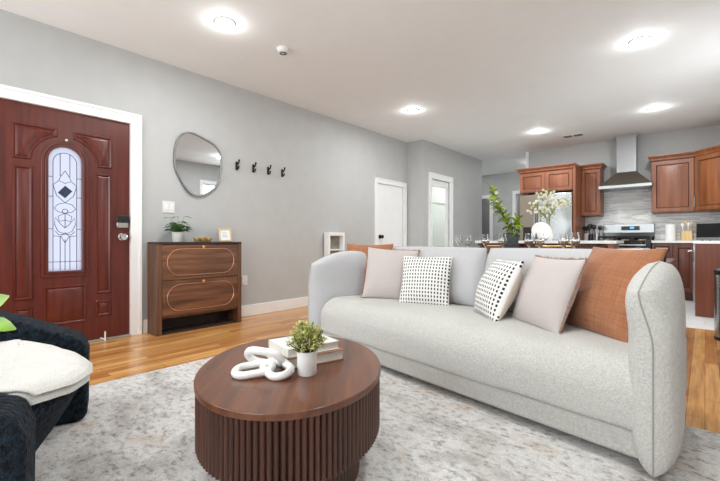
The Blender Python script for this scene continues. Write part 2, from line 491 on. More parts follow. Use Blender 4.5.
def wall_x(name, x0, x1, y0, y1, holes=(), mat=None):
    """wall in a plane x = const, holes = (y0, y1, z0, z1) sorted along y"""
    mb = MB(); c = y0
    for (a, b, z0, z1) in holes:
        if a > c: mb.box(x0, x1, c, a, 0, ZC)
        if z0 > 0: mb.box(x0, x1, a, b, 0, z0)
        if z1 < ZC: mb.box(x0, x1, a, b, z1, ZC)
        c = b
    mb.box(x0, x1, c, y1, 0, ZC)
    return struct(mb.build(name, mat or M['wall']))
def wall_y(name, y0, y1, x0, x1, holes=(), mat=None):
    mb = MB(); c = x0
    for (a, b, z0, z1) in holes:
        if a > c: mb.box(c, a, y0, y1, 0, ZC)
        if z0 > 0: mb.box(a, b, y0, y1, 0, z0)
        if z1 < ZC: mb.box(a, b, y0, y1, z1, ZC)
        c = b
    mb.box(c, x1, y0, y1, 0, ZC)
    return struct(mb.build(name, mat or M['wall']))

DY0, DY1, DZ = 0.387, 1.403, 2.05          # front door slab
CY0, CY1, CZ = 5.235, 5.99, 1.90           # closet door slab
GY0, GY1, GZ = 6.40, 7.10, 2.08            # glazed stair door
wall_x('wall_left', XL - T, XL, YR - T, YJ, [(DY0 - 0.01, DY1 + 0.01, 0, DZ + 0.01), (CY0 - 0.01, CY1 + 0.01, 0, CZ + 0.01)])
wall_y('wall_return', YJ, YJ + T, XL - T, XJ)
wall_x('wall_jog', XJ - T, XJ, YJ + T, YJ2, [(GY0, GY1, 0, GZ)])
wall_y('wall_hall_side', YJ2 - T, YJ2, -5.6, XJ - T)
wall_x('wall_hall_end', -5.6 - T, -5.6, YJ2 - T, YH + T)
wall_y('wall_hall', YH, YH + T, -5.6, XR + T, [(-5.42, -4.52, 0, 2.10), (-3.80, -3.0, 0, 2.16)])
wall_y('wall_back', YK, YK + T, XH, XR + T)
wall_x('wall_hall_right', XH, XH + T, YK + T, YH)
wall_x('wall_right', XR, XR + T, YR - T, YH, [(4.6, 5.6, 0.95, 2.28)])
wall_y('wall_rear', YR - T, YR, XL, XR, [(-3.7, -2.3, 0.8, 2.3), (-1.45, -0.05, 0.8, 2.3)])
# rooms seen through the hall doorways
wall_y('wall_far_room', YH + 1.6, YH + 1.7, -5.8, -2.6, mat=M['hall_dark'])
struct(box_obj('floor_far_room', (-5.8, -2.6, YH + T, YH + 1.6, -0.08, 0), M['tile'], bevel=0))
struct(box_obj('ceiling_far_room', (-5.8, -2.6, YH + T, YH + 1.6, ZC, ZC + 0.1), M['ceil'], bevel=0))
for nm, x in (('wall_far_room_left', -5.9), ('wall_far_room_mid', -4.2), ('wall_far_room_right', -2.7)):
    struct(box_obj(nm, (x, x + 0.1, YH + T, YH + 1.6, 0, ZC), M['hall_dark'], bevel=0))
# stair hall behind the glazed door: pale walls, a stair rising behind it
struct(box_obj('wall_stair_hall', (-5.6, -5.5, YJ + T, YJ2 - T, 0, ZC), M['white'], bevel=0))
struct(box_obj('wall_stair_side', (-5.5, XJ - T, YJ + T, YJ + T + 0.05, 0, ZC), M['white'], bevel=0))
ar = area('stair_hall_fill', (-4.7, 7.3, 2.7), (0, 0, 0), 0.8, 0.8, 42)  # unseen area light added to brighten the stair hall
area('far_room_fill', (-4.6, YH + 0.9, 2.7), (0, 0, 0), 0.6, 0.6, 22)  # unseen area lights added so the far rooms are not dark
area('far_room_fill', (-3.3, YH + 0.9, 2.7), (0, 0, 0), 0.6, 0.6, 22)

# white strip on the kitchen wall end, standing in for a bright streak of light
struct(box_obj('trim_lit_edge', (XH - 0.012, XH + 0.045, YK - 0.012, YK + T, 0, ZC - 0.001), M['trim'], bevel=0.002))

def baseboard(name, dims): return struct(box_obj(name, dims, M['trim'], bevel=0.004))
BH, BT = 0.135, 0.016
baseboard('baseboard_left', (XL, XL + BT, DY1 + 0.115, CY0 - 0.1, 0, BH))
baseboard('baseboard_left_front', (XL, XL + BT, YR, DY0 - 0.115, 0, BH))
baseboard('baseboard_return', (XL, XJ, YJ - BT, YJ, 0, BH))
baseboard('baseboard_jog', (XJ, XJ + BT, GY1 + 0.1, YJ2, 0, BH))
baseboard('baseboard_right', (XR - BT, XR, YR, 6.3, 0, BH))
baseboard('baseboard_rear', (XL, XR, YR, YR + BT, 0, BH))
baseboard('baseboard_hall', (-4.4, -3.9, YH - BT, YH, 0, BH))

def casing_x(name, parent, x, y0, y1, z1, wdt=0.098, th=0.02, mat=None, sides=1):
    """door casing on the room side of a wall facing +x"""
    mb = MB()
    mb.box(x, x + th, y0 - wdt, y0, 0, z1); mb.box(x, x + th, y1, y1 + wdt, 0, z1)
    mb.box(x, x + th, y0 - wdt, y1 + wdt, z1, z1 + wdt)
    mb.box(x + th, x + th + 0.008, y0 - wdt, y0 - wdt * 0.72, 0, z1 + wdt * 0.72); mb.box(x + th, x + th + 0.008, y1 + wdt * 0.72, y1 + wdt, 0, z1 + wdt * 0.72)
    mb.box(x + th, x + th + 0.008, y0 - wdt, y1 + wdt, z1 + wdt * 0.72, z1 + wdt)
    return mb.build(name, mat or M['trim'], parent, 0.003)

# ---- front door -------------------------------------------------------------
door = struct_empty('door_1')
casing_x('door_casing', door, XL, DY0, DY1, DZ, 0.1, 0.022)
mbj = MB(); mbj.box(XL - T, XL, DY0 - 0.012, DY0, 0, DZ + 0.012); mbj.box(XL - T, XL, DY1, DY1 + 0.012, 0, DZ + 0.012); mbj.box(XL - T, XL, DY0, DY1, DZ, DZ + 0.012)
mbj.build('jamb', M['trim'], door)
box_obj('threshold', (XL - 0.1, XL + 0.035, DY0, DY1, 0, 0.014), plain('grey_threshold', (150, 146, 140), 0.5), door, 0.004)
XF = XL - 0.012                              # face of the slab
DC = 0.895
fdoor = lambda a, b, d: (XF + d, a, b)
GW, GZ0, GR = 0.122, 0.655, 0.122            # half glass width, bottom, arch radius
GZS = 1.735 - GR                             # spring line
def arch(hw, z0, zs, r, n=16):
    P = [(DC - hw, z0), (DC + hw, z0)]
    for i in range(n + 1):
        a = PI * i / n; P.append((DC + hw * math.cos(a), zs + r * math.sin(a)))
    return P
def resample(P, n):
    L = [0]
    k = len(P)
    for i in range(k): L.append(L[-1] + math.dist(P[i], P[(i + 1) % k]))
    out = []
    for j in range(n):
        t = L[-1] * j / n
        i = max(q for q in range(k) if L[q] <= t + 1e-12)
        f = (t - L[i]) / max(1e-9, L[i + 1] - L[i]); a, b = P[i], P[(i + 1) % k]
        out.append((a[0] + (b[0] - a[0]) * f, a[1] + (b[1] - a[1]) * f))
    return out
mb = MB()
NA = 19
inner = arch(GW, GZ0, GZS, GR)
# slab: outer rectangle to arch opening, matched point by point
outer = [(DY0, 0.012), (DY1, 0.012)] + [None] * (len(inner) - 2)
for i in range(17):
    a = PI * i / 16
    cx, cz = math.cos(a), math.sin(a)
    hw = (DY1 - DC); hz = DZ - GZS
    s = min(hw / abs(cx) if abs(cx) > 1e-6 else 9e9, hz / abs(cz) if abs(cz) > 1e-6 else 9e9)
    outer[2 + i] = (DC + cx * s, GZS + cz * s)
# corners for a true rectangle: snap the nearest rim points
for cxx in (DY0, DY1):
    j = min(range(2, len(outer)), key=lambda q: math.dist(outer[q], (cxx, DZ))); outer[j] = (cxx, DZ)
mb.ring(outer, inner, fdoor, -0.045, 0.0)
mb.build('door_slab', M['door_red'], door, 0.0)
def inset(P, d):
    k = len(P); out = []
    area2 = sum(P[i][0] * P[(i + 1) % k][1] - P[(i + 1) % k][0] * P[i][1] for i in range(k))
    sg = 1 if area2 > 0 else -1
    for i in range(k):
        a, b, c = P[i - 1], P[i], P[(i + 1) % k]
        e1 = Vector((b[0] - a[0], b[1] - a[1])).normalized(); e2 = Vector((c[0] - b[0], c[1] - b[1])).normalized()
        n1 = Vector((-e1.y, e1.x)) * sg; n2 = Vector((-e2.y, e2.x)) * sg
        nn = (n1 + n2); nn = nn / max(0.3, (1 + n1.dot(n2)))
        out.append((b[0] + nn.x * d, b[1] + nn.y * d))
    return out
def door_panel(poly):
    mb = MB()
    p1 = inset(poly, 0.006); p2 = inset(poly, 0.014); p3 = inset(poly, 0.024); p4 = inset(poly, 0.045)
    lev = [(poly, 0.0), (p1, 0.011), (p2, 0.011), (p3, 0.001), (p4, 0.010)]
    rows = [[mb.bm.verts.new(fdoor(a, b, d)) for a, b in P] for P, d in lev]
    k = len(poly)
    for A, B in zip(rows, rows[1:]):
        for i in range(k): mb._face([A[i], A[(i + 1) % k], B[(i + 1) % k], B[i]])
    mb._face(rows[-1])
    return mb.build('door_panel', M['door_red'], door, 0, angle=25)
def mirrored(P): return [(2 * DC - a, b) for a, b in P][::-1]
# top corner panels, cut by a concave arc round the arch
arcpts = [(DC - 0.235 * math.cos(a), 1.585 + 0.235 * math.sin(a)) for a in [math.radians(2 + 74 * i / 7) for i in range(8)]]
top_panel = [(0.535, 1.59)] + arcpts[:] + [(0.838, 1.885), (0.535, 1.885)]
top_panel[1] = (arcpts[0][0], 1.59)
for P in (top_panel, [(0.545, 0.43), (0.672, 0.43), (0.672, 1.535), (0.545, 1.535)], [(0.545, 0.222), (0.672, 0.222), (0.672, 0.368), (0.545, 0.368)]):
    door_panel(P); door_panel(mirrored(P))
door_panel([(DC - 0.155, 0.19), (DC + 0.155, 0.19), (DC + 0.155, 0.528), (DC - 0.155, 0.528)])
mb = MB()
for d0, d1, g0, g1 in ((0.0, 0.018, 0.0, 0.022), (0.0, 0.011, 0.022, 0.05)):
    mb.ring(arch(GW + g1, GZ0 - g1, GZS, GR + g1), arch(GW + g0, GZ0 - g0, GZS, GR + g0), fdoor, d0, d1)
mb.build('glass_moulding', M['door_red'], door, 0.004)
gl = MB().prism(inner, fdoor, -0.026, -0.02).build('door_glass', M['glass_door'], door)
mb = MB()
def came(pts, r=0.0028, closed=False): mb.tube([fdoor(DC + a, b, -0.017) for a, b in pts], r, 6, closed)
def circ(cx, cz, r, a0=0, a1=360, n=14, sx=1): return [(cx + sx * r * math.cos(math.radians(a0 + (a1 - a0) * i / n)), cz + r * math.sin(math.radians(a0 + (a1 - a0) * i / n))) for i in range(n + 1)]
came([(-0.085, 0.66)] + [(-0.085, 1.60)] + circ(0, 1.60, 0.085, 180, 0) + [(0.085, 0.66)])
came([(-0.035, 1.48), (-0.035, 1.68)]); came([(0.035, 1.48), (0.035, 1.68)])
for z in (0.735, 1.02, 1.30, 1.47): came([(-0.12, z), (-0.085, z)]); came([(0.085, z), (0.12, z)])
came([(-0.12, 0.735), (0.12, 0.735)]); came([(-0.035, 0.66), (-0.035, 0.96)]); came([(0.035, 0.66), (0.035, 0.96)])
came([(0, 0.66), (0, 0.93)])
for s in (-1, 1):
    came([(0, 1.53), (s * 0.03, 1.48), (s * 0.045, 1.44), (0, 1.42)]); came([(s * 0.045, 1.44), (s * 0.085, 1.40), (s * 0.06, 1.31), (0, 1.25)])
    came([(0, 1.25), (s * 0.05, 1.235), (s * 0.078, 1.20), (s * 0.05, 1.17), (0, 1.16)])
    came([(0, 1.16), (s * 0.05, 1.13), (s * 0.04, 1.085), (0, 1.10)])
    came([(0, 1.03), (s * 0.03, 1.06), (s * 0.07, 1.12), (s * 0.075, 1.06), (s * 0.05, 1.0), (0, 0.975)])
    came([(0, 0.975), (s * 0.045, 0.97), (s * 0.07, 1.0)]); came([(0, 0.99), (s * 0.03, 0.955), (0, 0.90)])
    came([(s * 0.085, 0.96), (s * 0.03, 0.955)])
came(circ(0, 1.175, 0.02), closed=False)
came([(0, 1.03), (0, 1.16)])
mb.build('lead_came', M['lead'], door)
dm = MB().prism([(DC - 0.052, 1.335), (DC, 1.29), (DC + 0.052, 1.355), (DC, 1.40)], fdoor, -0.021, -0.012).build('bevel_diamond', M['bevel_glass'], door)
dm['label'] = 'dark blue diamond of bevelled glass'
# hardware
lk = MB()
lk.box(XF, XF + 0.03, 1.285, 1.385, 1.04, 1.155); lkobj = lk.build('keypad_lock', M['nickel'], door, 0.006, 3)
MB().box(XF + 0.028, XF + 0.038, 1.284, 1.386, 1.088, 1.158).build('keypad_screen', M['black'], lkobj, 0.003)
MX = Matrix.Rotation(PI / 2, 3, 'Y')
kn = MB(); kn.lathe([(0, 0), (0.034, 0), (0.034, 0.008), (0.014, 0.014), (0.013, 0.035), (0.026, 0.042), (0.033, 0.055), (0.03, 0.068), (0, 0.073)], 20, (XF, 1.335, 0.955), mat=MX)
kn.build('door_knob', M['chrome'], door)
MB().lathe([(0, 0), (0.014, 0), (0.012, 0.01), (0, 0.012)], 14, (XF + 0.017, DC, 1.79), mat=MX).build('peephole', M['nickel'], door)
mb = MB(); mb.cyl((XF + 0.005, 1.16, 0.02), (XF + 0.06, 1.18, 0.015), 0.006, 8); mb.cyl((XF + 0.06, 1.18, 0.0), (XF + 0.06, 1.18, 0.085), 0.007, 8)
mb.build('kick_down_stop', M['white'], door)

# ---- closet door --------------------------------------------------------------
cd = struct_empty('door_2')
casing_x('door_casing', cd, XL, CY0, CY1, CZ, 0.085, 0.02)
box_obj('door_slab', (XL - 0.05, XL - 0.008, CY0, CY1, 0.01, CZ), M['white'], cd, 0.003)
hb = MB()
for z in (0.3, 1.0, 1.62): hb.cyl((XL + 0.003, CY1 - 0.004, z - 0.045), (XL + 0.003, CY1 - 0.004, z + 0.045), 0.009, 8)
hb.build('hinge', M['nickel'], cd)
MB().lathe([(0, 0), (0.036, 0), (0.036, 0.008), (0.014, 0.014), (0.013, 0.035), (0.028, 0.044), (0.033, 0.056), (0.028, 0.068), (0, 0.073)], 18, (XL - 0.008, 5.31, 0.985), mat=MX).build('door_knob', M['blackmetal'], cd)

# ---- glazed stair door --------------------------------------------------------
gd = struct_empty('door_3')
casing_x('door_casing', gd, XJ, GY0, GY1, GZ, 0.105, 0.02)
mb = MB(); x0, x1 = XJ - 0.07, XJ - 0.03
mb.box(x0, x1, GY0, GY0 + 0.09, 0.01, GZ); mb.box(x0, x1, GY1 - 0.09, GY1, 0.01, GZ); mb.box(x0, x1, GY0 + 0.09, GY1 - 0.09, GZ - 0.12, GZ)
mb.box(x0, x1, GY0 + 0.09, GY1 - 0.09, 0.01, 0.2); mb.box(x0, x1, GY0 + 0.09, GY1 - 0.09, 1.63, 1.66)
mb.build('door_frame', M['trim'], gd, 0.003)
box_obj('door_glass', (XJ - 0.054, XJ - 0.048, GY0 + 0.085, GY1 - 0.085, 0.19, GZ - 0.11), M['glass_lit'], gd, 0)
st = MB()
for i in range(13):
    st.box(-5.45, -4.75, 6.35 + i * 0.17, 6.35 + (i + 1) * 0.17, 0, 2.34 - 0.175 * i)
struct(st.build('trim_2', M['paper'], None, 0.004))
rl = MB(); rl.tube([(-4.72, 6.3, 2.65), (-4.72, 8.3, 0.75)], 0.03, 10)
for i in range(12): rl.box(-4.73, -4.71, 6.42 + i * 0.16, 6.44 + i * 0.16, 2.2 - 0.17 * i, 2.5 - 0.15 * i)
struct(rl.build('trim_3', M['white']))

# ---- hall doorways -------------------------------------------------------------
def casing_y(name, y, x0, x1, z1, wdt=0.09, th=0.02):
    mb = MB()
    mb.box(x0 - wdt, x0, y - th, y, 0, z1); mb.box(x1, x1 + wdt, y - th, y, 0, z1); mb.box(x0 - wdt, x1 + wdt, y - th, y, z1, z1 + wdt)
    return struct(mb.build(name, M['trim'], None, 0.003))
casing_y('trim_4', YH, -5.42, -4.52, 2.10)
casing_y('trim_5', YH, -3.80, -3.0, 2.16)

# ---- rear windows, unseen, added for the daylight, and the kitchen window --------------------
def window(name, rear, a0, a1, z0, z1):
    root = struct_empty(name)
    mb = MB(); g = MB(); f = 0.05
    if rear: B = lambda m, p0, p1, q0, q1, d0, d1: m.box(p0, p1, YR - d1, YR - d0, q0, q1)
    else: B = lambda m, p0, p1, q0, q1, d0, d1: m.box(XR + d0, XR + d1, p0, p1, q0, q1)
    B(mb, a0, a0 + f, z0, z1, 0.05, 0.1); B(mb, a1 - f, a1, z0, z1, 0.05, 0.1)
    B(mb, a0, a1, z0, z0 + f, 0.05, 0.1); B(mb, a0, a1, z1 - f, z1, 0.05, 0.1)
    B(mb, a0, a1, (z0 + z1) / 2 - 0.02, (z0 + z1) / 2 + 0.02, 0.05, 0.1)
    c = 0.08
    B(mb, a0 - c, a0, z0 - c, z1 + c, -0.018, 0); B(mb, a1, a1 + c, z0 - c, z1 + c, -0.018, 0)
    B(mb, a0, a1, z1, z1 + c, -0.018, 0); B(mb, a0, a1, z0 - c, z0, -0.018, 0)
    mb.build('window_frame', M['trim'], root, 0.003)
    B(g, a0 + f, a1 - f, z0 + f, z1 - f, 0.072, 0.076); g.build('window_pane', thin_glass('clear_pane', (250, 252, 255), 0.1), root)
window('window_1', True, -3.7, -2.3, 0.8, 2.3)
window('window_2', True, -1.45, -0.05, 0.8, 2.3)
window('window_3', False, 4.6, 5.6, 0.95, 2.28)

# ------------------------------------------------------------------ ceiling fixtures
LIGHT_LABEL = ['bright recessed ceiling light nearest the red front door', 'recessed ceiling light above the glazed white door by the jutting wall',
               'largest-looking ceiling light at upper right, between sofa and kitchen', 'recessed ceiling light beside the ceiling vent, left of the range hood',
               'recessed ceiling light in front of the range hood and right-hand cabinets', 'unseen added ceiling light in the hall behind the kitchen wall',
               'unseen added ceiling light in the hall behind the jutting wall', 'unseen added ceiling light straight above the front corner of the right sofa arm']
for i, (x, y) in enumerate([(-3.03, 1.74), (-3.09, 4.66), (-0.45, 4.40), (-2.11, 6.95), (-0.52, 6.80), (-3.0, 9.6), (-4.7, 9.5), (-0.45, 1.70)]):  # last three are unseen lights, added to brighten the hall and living area
    t = thing('ceiling_light', LIGHT_LABEL[i], 'ceiling light', (x, y, ZC), 0, 'recessed ceiling lights')
    MB().lathe([(0.058, -0.001), (0.082, -0.001), (0.085, -0.006), (0.078, -0.01), (0.06, -0.006), (0.058, -0.001)], 28).build('trim_ring', M['white'], t)
    MB().lathe([(0, -0.022), (0.03, -0.02), (0.05, -0.012), (0.058, -0.003)], 24).build('lens', M['lamp'], t)
    d = bpy.data.lights.new('lamp_light', 'POINT'); d.shadow_soft_size = 0.02; d.energy = 3.2; d.color = (0.955, 1.0, 1.0)
    o = bpy.data.objects.new('lamp_light', d); COL.objects.link(o); o.parent = t; o.location = (0, 0, -0.05)
    d = bpy.data.lights.new('lamp_beam', 'AREA'); d.shape = 'DISK'; d.size = 0.11; d.energy = 24 if i < 5 or i == 7 else 9; d.color = (0.955, 1.0, 1.0)
    o = bpy.data.objects.new('lamp_beam', d); COL.objects.link(o); o.parent = t; o.location = (0, 0, -0.03)
t = thing('smoke_detector', 'small round white smoke detector on the ceiling', 'smoke detector', (-3.03, 2.345, ZC))
MB().lathe([(0, 0), (0.058, 0), (0.06, -0.01), (0.055, -0.03), (0.04, -0.042), (0, -0.044)], 26).build('body', M['plastic'], t)
MB().lathe([(0.03, -0.041), (0.034, -0.047), (0.024, -0.05), (0.02, -0.044)], 20).build('sensor_ring', M['vent_dark'], t)
t = thing('ceiling_vent', 'small white rectangular air vent in the kitchen ceiling', 'vent', (-1.73, 7.61, ZC))
MB().box(-0.17, 0.17, -0.09, 0.09, -0.008, 0).build('frame', M['white'], t, 0.003)
mb = MB()
for s in (-1, 1):
    for k in range(5): mb.box(s * 0.08 - 0.065, s * 0.08 + 0.065, -0.062 + k * 0.026, -0.05 + k * 0.026, -0.011, -0.007)
mb.build('louvre_slots', M['vent_dark'], t)

# ------------------------------------------------------------------ left wall items
# mirror: rounded pebble outline on the wall, (y, z)
MP = [(1.813, 1.757), (1.822, 1.90), (1.866, 2.02), (1.951, 2.082), (2.04, 2.085), (2.15, 2.052), (2.271, 2.0), (2.335, 1.935), (2.358, 1.82), (2.345, 1.66), (2.300, 1.545), (2.21, 1.455), (2.107, 1.405), (2.01, 1.412), (1.94, 1.47), (1.875, 1.57), (1.832, 1.66)]
def catmull(P, n=5):
    out = []; k = len(P)
    for i in range(k):
        p0, p1, p2, p3 = P[i - 1], P[i], P[(i + 1) % k], P[(i + 2) % k]
        for j in range(n):
            t = j / n
            out.append(tuple(0.5 * (2 * b + (c - a) * t + (2 * a - 5 * b + 4 * c - d) * t * t + (-a + 3 * b - 3 * c + d) * t ** 3) for a, b, c, d in zip(p0, p1, p2, p3)))
    return out
mc = (2.08, 1.75)
loop = [(a - mc[0], b - mc[1]) for a, b in catmull(MP)]
t = thing('wall_mirror', 'pebble-shaped wall mirror with a thin grey rim above the walnut cabinet', 'mirror', (XL, mc[0], mc[1]))
fx = lambda a, b, d: (d, a, b)
MB().prism(loop, fx, 0.004, 0.018).build('mirror_glass', M['mirror'], t, 0, smooth=False)
MB().ring(loop, inset(loop, 0.017 if sum(loop[i][0] * loop[(i + 1) % len(loop)][1] - loop[(i + 1) % len(loop)][0] * loop[i][1] for i in range(len(loop))) else 0.017), fx, 0.001, 0.028).build('mirror_frame', M['mirror_frame'], t, 0.003)

hook_labels = ['black wall hook nearest the pebble mirror', 'second black wall hook from the mirror', 'third black wall hook from the mirror', 'black wall hook farthest from the mirror, last of the row of four']
h0 = None
for i, y in enumerate((2.555, 2.785, 3.005, 3.225)):
    if h0 is None:
        h0 = thing('coat_hook', hook_labels[0], 'wall hook', (XL, y, 1.80), 0, 'row of black coat hooks')
        MB().prism(rounded_rect(-0.014, 0.014, -0.045, 0.06, 0.013), fx, 0.0, 0.008).build('backplate', M['blackmetal'], h0, 0.002)
        mb = MB(); mb.tube([(0.006, 0, 0.02), (0.03, 0, 0.025), (0.05, 0, 0.04), (0.058, 0, 0.062)], 0.009, 8)
        mb.ball((0.059, 0, 0.066), 0.012)
        mb.tube([(0.006, 0, -0.02), (0.03, 0, -0.035), (0.042, 0, -0.03), (0.048, 0, -0.01)], 0.008, 8); mb.ball((0.048, 0, -0.008), 0.011)
        mb.build('prong', M['blackmetal'], h0)
    else:
        c = copy_tree(h0); c.location = (XL, y, 1.80); c['label'] = hook_labels[i]

t = thing('light_switch', 'white double light switch plate beside the front door', 'light switch', (XL, 1.768, 1.267))
MB().box(0, 0.007, -0.062, 0.062, -0.06, 0.06).build('plate', M['plastic'], t, 0.003)
for s in (-1, 1): MB().box(0.007, 0.012, s * 0.027 - 0.016, s * 0.027 + 0.016, -0.034, 0.034).build('rocker', M['white'], t, 0.002)
t = thing('wall_outlet', 'white electrical outlet low on the wall right of the walnut cabinet', 'outlet', (XL, 2.665, 0.437))
MB().box(0, 0.007, -0.038, 0.038, -0.06, 0.06).build('plate', M['plastic'], t, 0.003)
for s in (-1, 1):
    r = MB().prism(rounded_rect(-0.017, 0.017, s * 0.025 - 0.016, s * 0.025 + 0.016, 0.008), fx, 0.007, 0.01).build('receptacle', M['white'], t)
    mb = MB()
    for q in (-1, 1): mb.box(0.0101, 0.0106, q * 0.007 - 0.0013, q * 0.007 + 0.0013, s * 0.025 - 0.004, s * 0.025 + 0.007)
    mb.build('slot', M['black'], r)

# ------------------------------------------------------------------ walnut shoe cabinet (local: x = depth out from wall, y along wall)
SB = thing('shoe_cabinet', 'walnut shoe cabinet with two flip-down fronts outlined by rounded copper lines', 'cabinet', (XL + 0.018, 2.01, 0))
W2, D, Hh = 0.455, 0.235, 0.905
mb = MB()
mb.box(0, D, -W2, -W2 + 0.045, 0, Hh - 0.022); mb.box(0, D, W2 - 0.045, W2, 0, Hh - 0.022)
mb.box(0, 0.012, -W2 + 0.045, W2 - 0.045, 0.17, Hh - 0.022)
mb.box(0.012, D - 0.02, -W2 + 0.045, W2 - 0.045, 0.155, 0.175)
mb.build('body', M['walnut_side'], SB, 0.002)
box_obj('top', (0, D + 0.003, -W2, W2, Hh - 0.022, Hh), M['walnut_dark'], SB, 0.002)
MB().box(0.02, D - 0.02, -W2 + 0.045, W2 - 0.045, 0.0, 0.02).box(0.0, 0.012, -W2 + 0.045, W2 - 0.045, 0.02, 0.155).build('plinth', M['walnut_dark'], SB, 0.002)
for (z0, z1) in ((0.53, 0.878), (0.178, 0.524)):
    dr = box_obj('drawer', (D - 0.02, D - 0.002, -W2 + 0.048, W2 - 0.048, z0, z1), M['walnut'], SB, 0.002)
    pl = rounded_rect(-W2 + 0.095, W2 - 0.095, z0 + 0.042, z1 - 0.042, (z1 - z0 - 0.084) / 2 - 0.001, 10)
    mb = MB(); mb.tube([(D - 0.001, a, b) for a, b in pl], 0.0037, 6, True); mb.build('inlay_line', M['copper'], dr)
    mb = MB(); mb.lathe([(0, 0), (0.006, 0), (0.006, 0.012), (0.013, 0.016), (0.013, 0.022), (0, 0.024)], 14, (D - 0.002, 0, z1 - 0.022), mat=MX); mb.build('knob', M['brass'], dr)

# ---- things on the cabinet
def pot_plant_small():
    t = thing('potted_plant', 'small green leafy plant in a white pot on the walnut cabinet', 'plant', (-4.05, 1.80, Hh))
    MB().lathe([(0, 0), (0.042, 0), (0.046, 0.004), (0.057, 0.095), (0.06, 0.1), (0.055, 0.102), (0.05, 0.085), (0, 0.083)], 24).build('pot', M['ceramic'], t)
    mb = MB(); st = MB()
    for i in range(80):
        a = rnd(0, 2 * PI); el = rnd(0.15, 1.35); r = rnd(0.04, 0.10)
        tip = Vector((math.cos(a) * math.cos(el) * r * 0.75, math.sin(a) * math.cos(el) * r * 1.1, 0.10 + math.sin(el) * r * 1.1))
        st.tube([(0, 0, 0.08), tip * 0.5 + Vector((0, 0, 0.05)), tip], 0.0018, 4)
        leaf(mb, tip, (math.cos(a), math.sin(a), 0.25), rnd(0.05, 0.075), rnd(0.04, 0.055), 0.45)
    for dy, dz in ((-0.08, 0.16), (0.06, 0.175), (0.0, 0.17)):
        tip = Vector((0.01, dy, 0.085 + dz)); st.tube([(0, 0, 0.08), tip * 0.6 + Vector((0, 0, 0.03)), tip], 0.002, 4)
        leaf(mb, tip, (0.4, 1 if dy > 0 else -1, 0.1), 0.08, 0.05, 0.3)
    mb.build('foliage', M['leaf'], t); st.build('stems', M['leaf_lime'], t)
pot_plant_small()
t = thing('bead_bowl', 'row of small polished brass bowls joined on the walnut cabinet', 'bowl', (-4.04, 2.06, Hh))
mb = MB()
for y, r in ((-0.062, 0.036), (0.0, 0.042), (0.064, 0.036)):
    mb.lathe([(0, 0.001), (r * 0.55, 0.001), (r * 0.9, r * 0.5), (r, r * 1.25), (r * 0.93, r * 1.25), (r * 0.8, r * 0.5), (0, r * 0.25)], 20, (0, y, 0))
mb.build('bowls', M['brass'], t)
t = thing('photo_frame', 'small light oak picture frame with a white card on the walnut cabinet', 'picture frame', (-4.06, 2.335, Hh), math.radians(-4))
TL = Matrix.Rotation(math.radians(-10), 4, 'Y')
fo = [(-0.075, 0), (0.075, 0), (0.075, 0.15), (-0.075, 0.15)]; fi = [(-0.058, 0.017), (0.058, 0.017), (0.058, 0.133), (-0.058, 0.133)]
ff = lambda a, b, d: tuple(TL @ Vector((d, a, b + 0.003)))
MB().ring(fo, fi, ff, 0, 0.018).build('frame', M['oak_frame'], t, 0.002)
card = MB().prism(fi, ff, 0.004, 0.009).build('card', M['paper'], t)
mb = MB()
for k in range(4): mb.prism([(-0.03, 0.052 + k * 0.016), (0.03 - 0.008 * (k % 2), 0.052 + k * 0.016), (0.03 - 0.008 * (k % 2), 0.056 + k * 0.016), (-0.03, 0.056 + k * 0.016)], ff, 0.0092, 0.0096)
mb.build('printed_lines', M['ink'], card)

# ---- white open shelf by the closet
t = thing('cubby_shelf', 'narrow white cubby shelf against the grey wall behind the left sofa arm', 'shelf', (XL + 0.018, 4.138, 0))
mb = MB(); hw, dp, hh = 0.168, 0.1, 1.04
mb.box(0, dp, -hw, -hw + 0.032, 0, hh); mb.box(0, dp, hw - 0.032, hw, 0, hh); mb.box(0, dp, -hw + 0.032, hw - 0.032, hh - 0.05, hh); mb.box(0, dp, -hw + 0.032, hw - 0.032, 0, 0.06)
mb.build('frame', M['white'], t, 0.003)
for k in range(5): box_obj('shelf', (0.012, dp - 0.005, -hw + 0.032, hw - 0.032, 0.06 + k * 0.147 + 0.125, 0.06 + k * 0.147 + 0.147), M['white'], t, 0.002)
box_obj('back_panel', (0, 0.012, -hw + 0.032, hw - 0.032, 0.06, hh - 0.05), M['taupe'], t, 0)

# ------------------------------------------------------------------ rug
RX0, RX1, RY0, RY1 = -2.90, 0.45, -0.75, 2.52
mb = MB()
def rugf(u, v):
    return Vector((RX0 + (RX1 - RX0) * u, RY0 + (RY1 - RY0) * v, 0.011))
mb.box(RX0, RX1, RY0, RY1, 0.001, 0.011)
o = mb.build('area_rug', M['rug'], None, 0.004)
tag(o, 'large distressed white and grey area rug under the coffee table and sofa', 'rug')
RUG = 0.011

# ------------------------------------------------------------------ sofa  (local: x along length, y towards its back, front at y = 0)
SO = (-1.355, 2.085); SR = math.radians(-9.8)
sofa = thing('sofa', 'long light grey boucle sofa with rounded cushion arms', 'sofa', (SO[0], SO[1], RUG), SR)
def roundbox(x0, x1, y0, y1, z0, z1, name, mat, parent, r=0.05, seg=5):
    return MB().box(x0, x1, y0, y1, z0, z1).build(name, mat, parent, r, seg, angle=60)
MB().prism([(-1.16, 0.015), (1.18, 0.015), (1.08, 0.62), (1.06, 0.86), (-1.06, 0.86), (-1.06, 0.62)], lambda a, b, d: (a, b, d), 0.035, 0.15).build('base', M['boucle'], sofa, 0.02, 3, angle=60)
for i, (x, y) in enumerate(((-0.95, 0.28), (0.95, 0.28), (-0.95, 0.75), (0.95, 0.75))):
    box_obj('foot', (x - 0.04, x + 0.04, y - 0.04, y + 0.04, 0, 0.036), M['black'], sofa, 0.004)
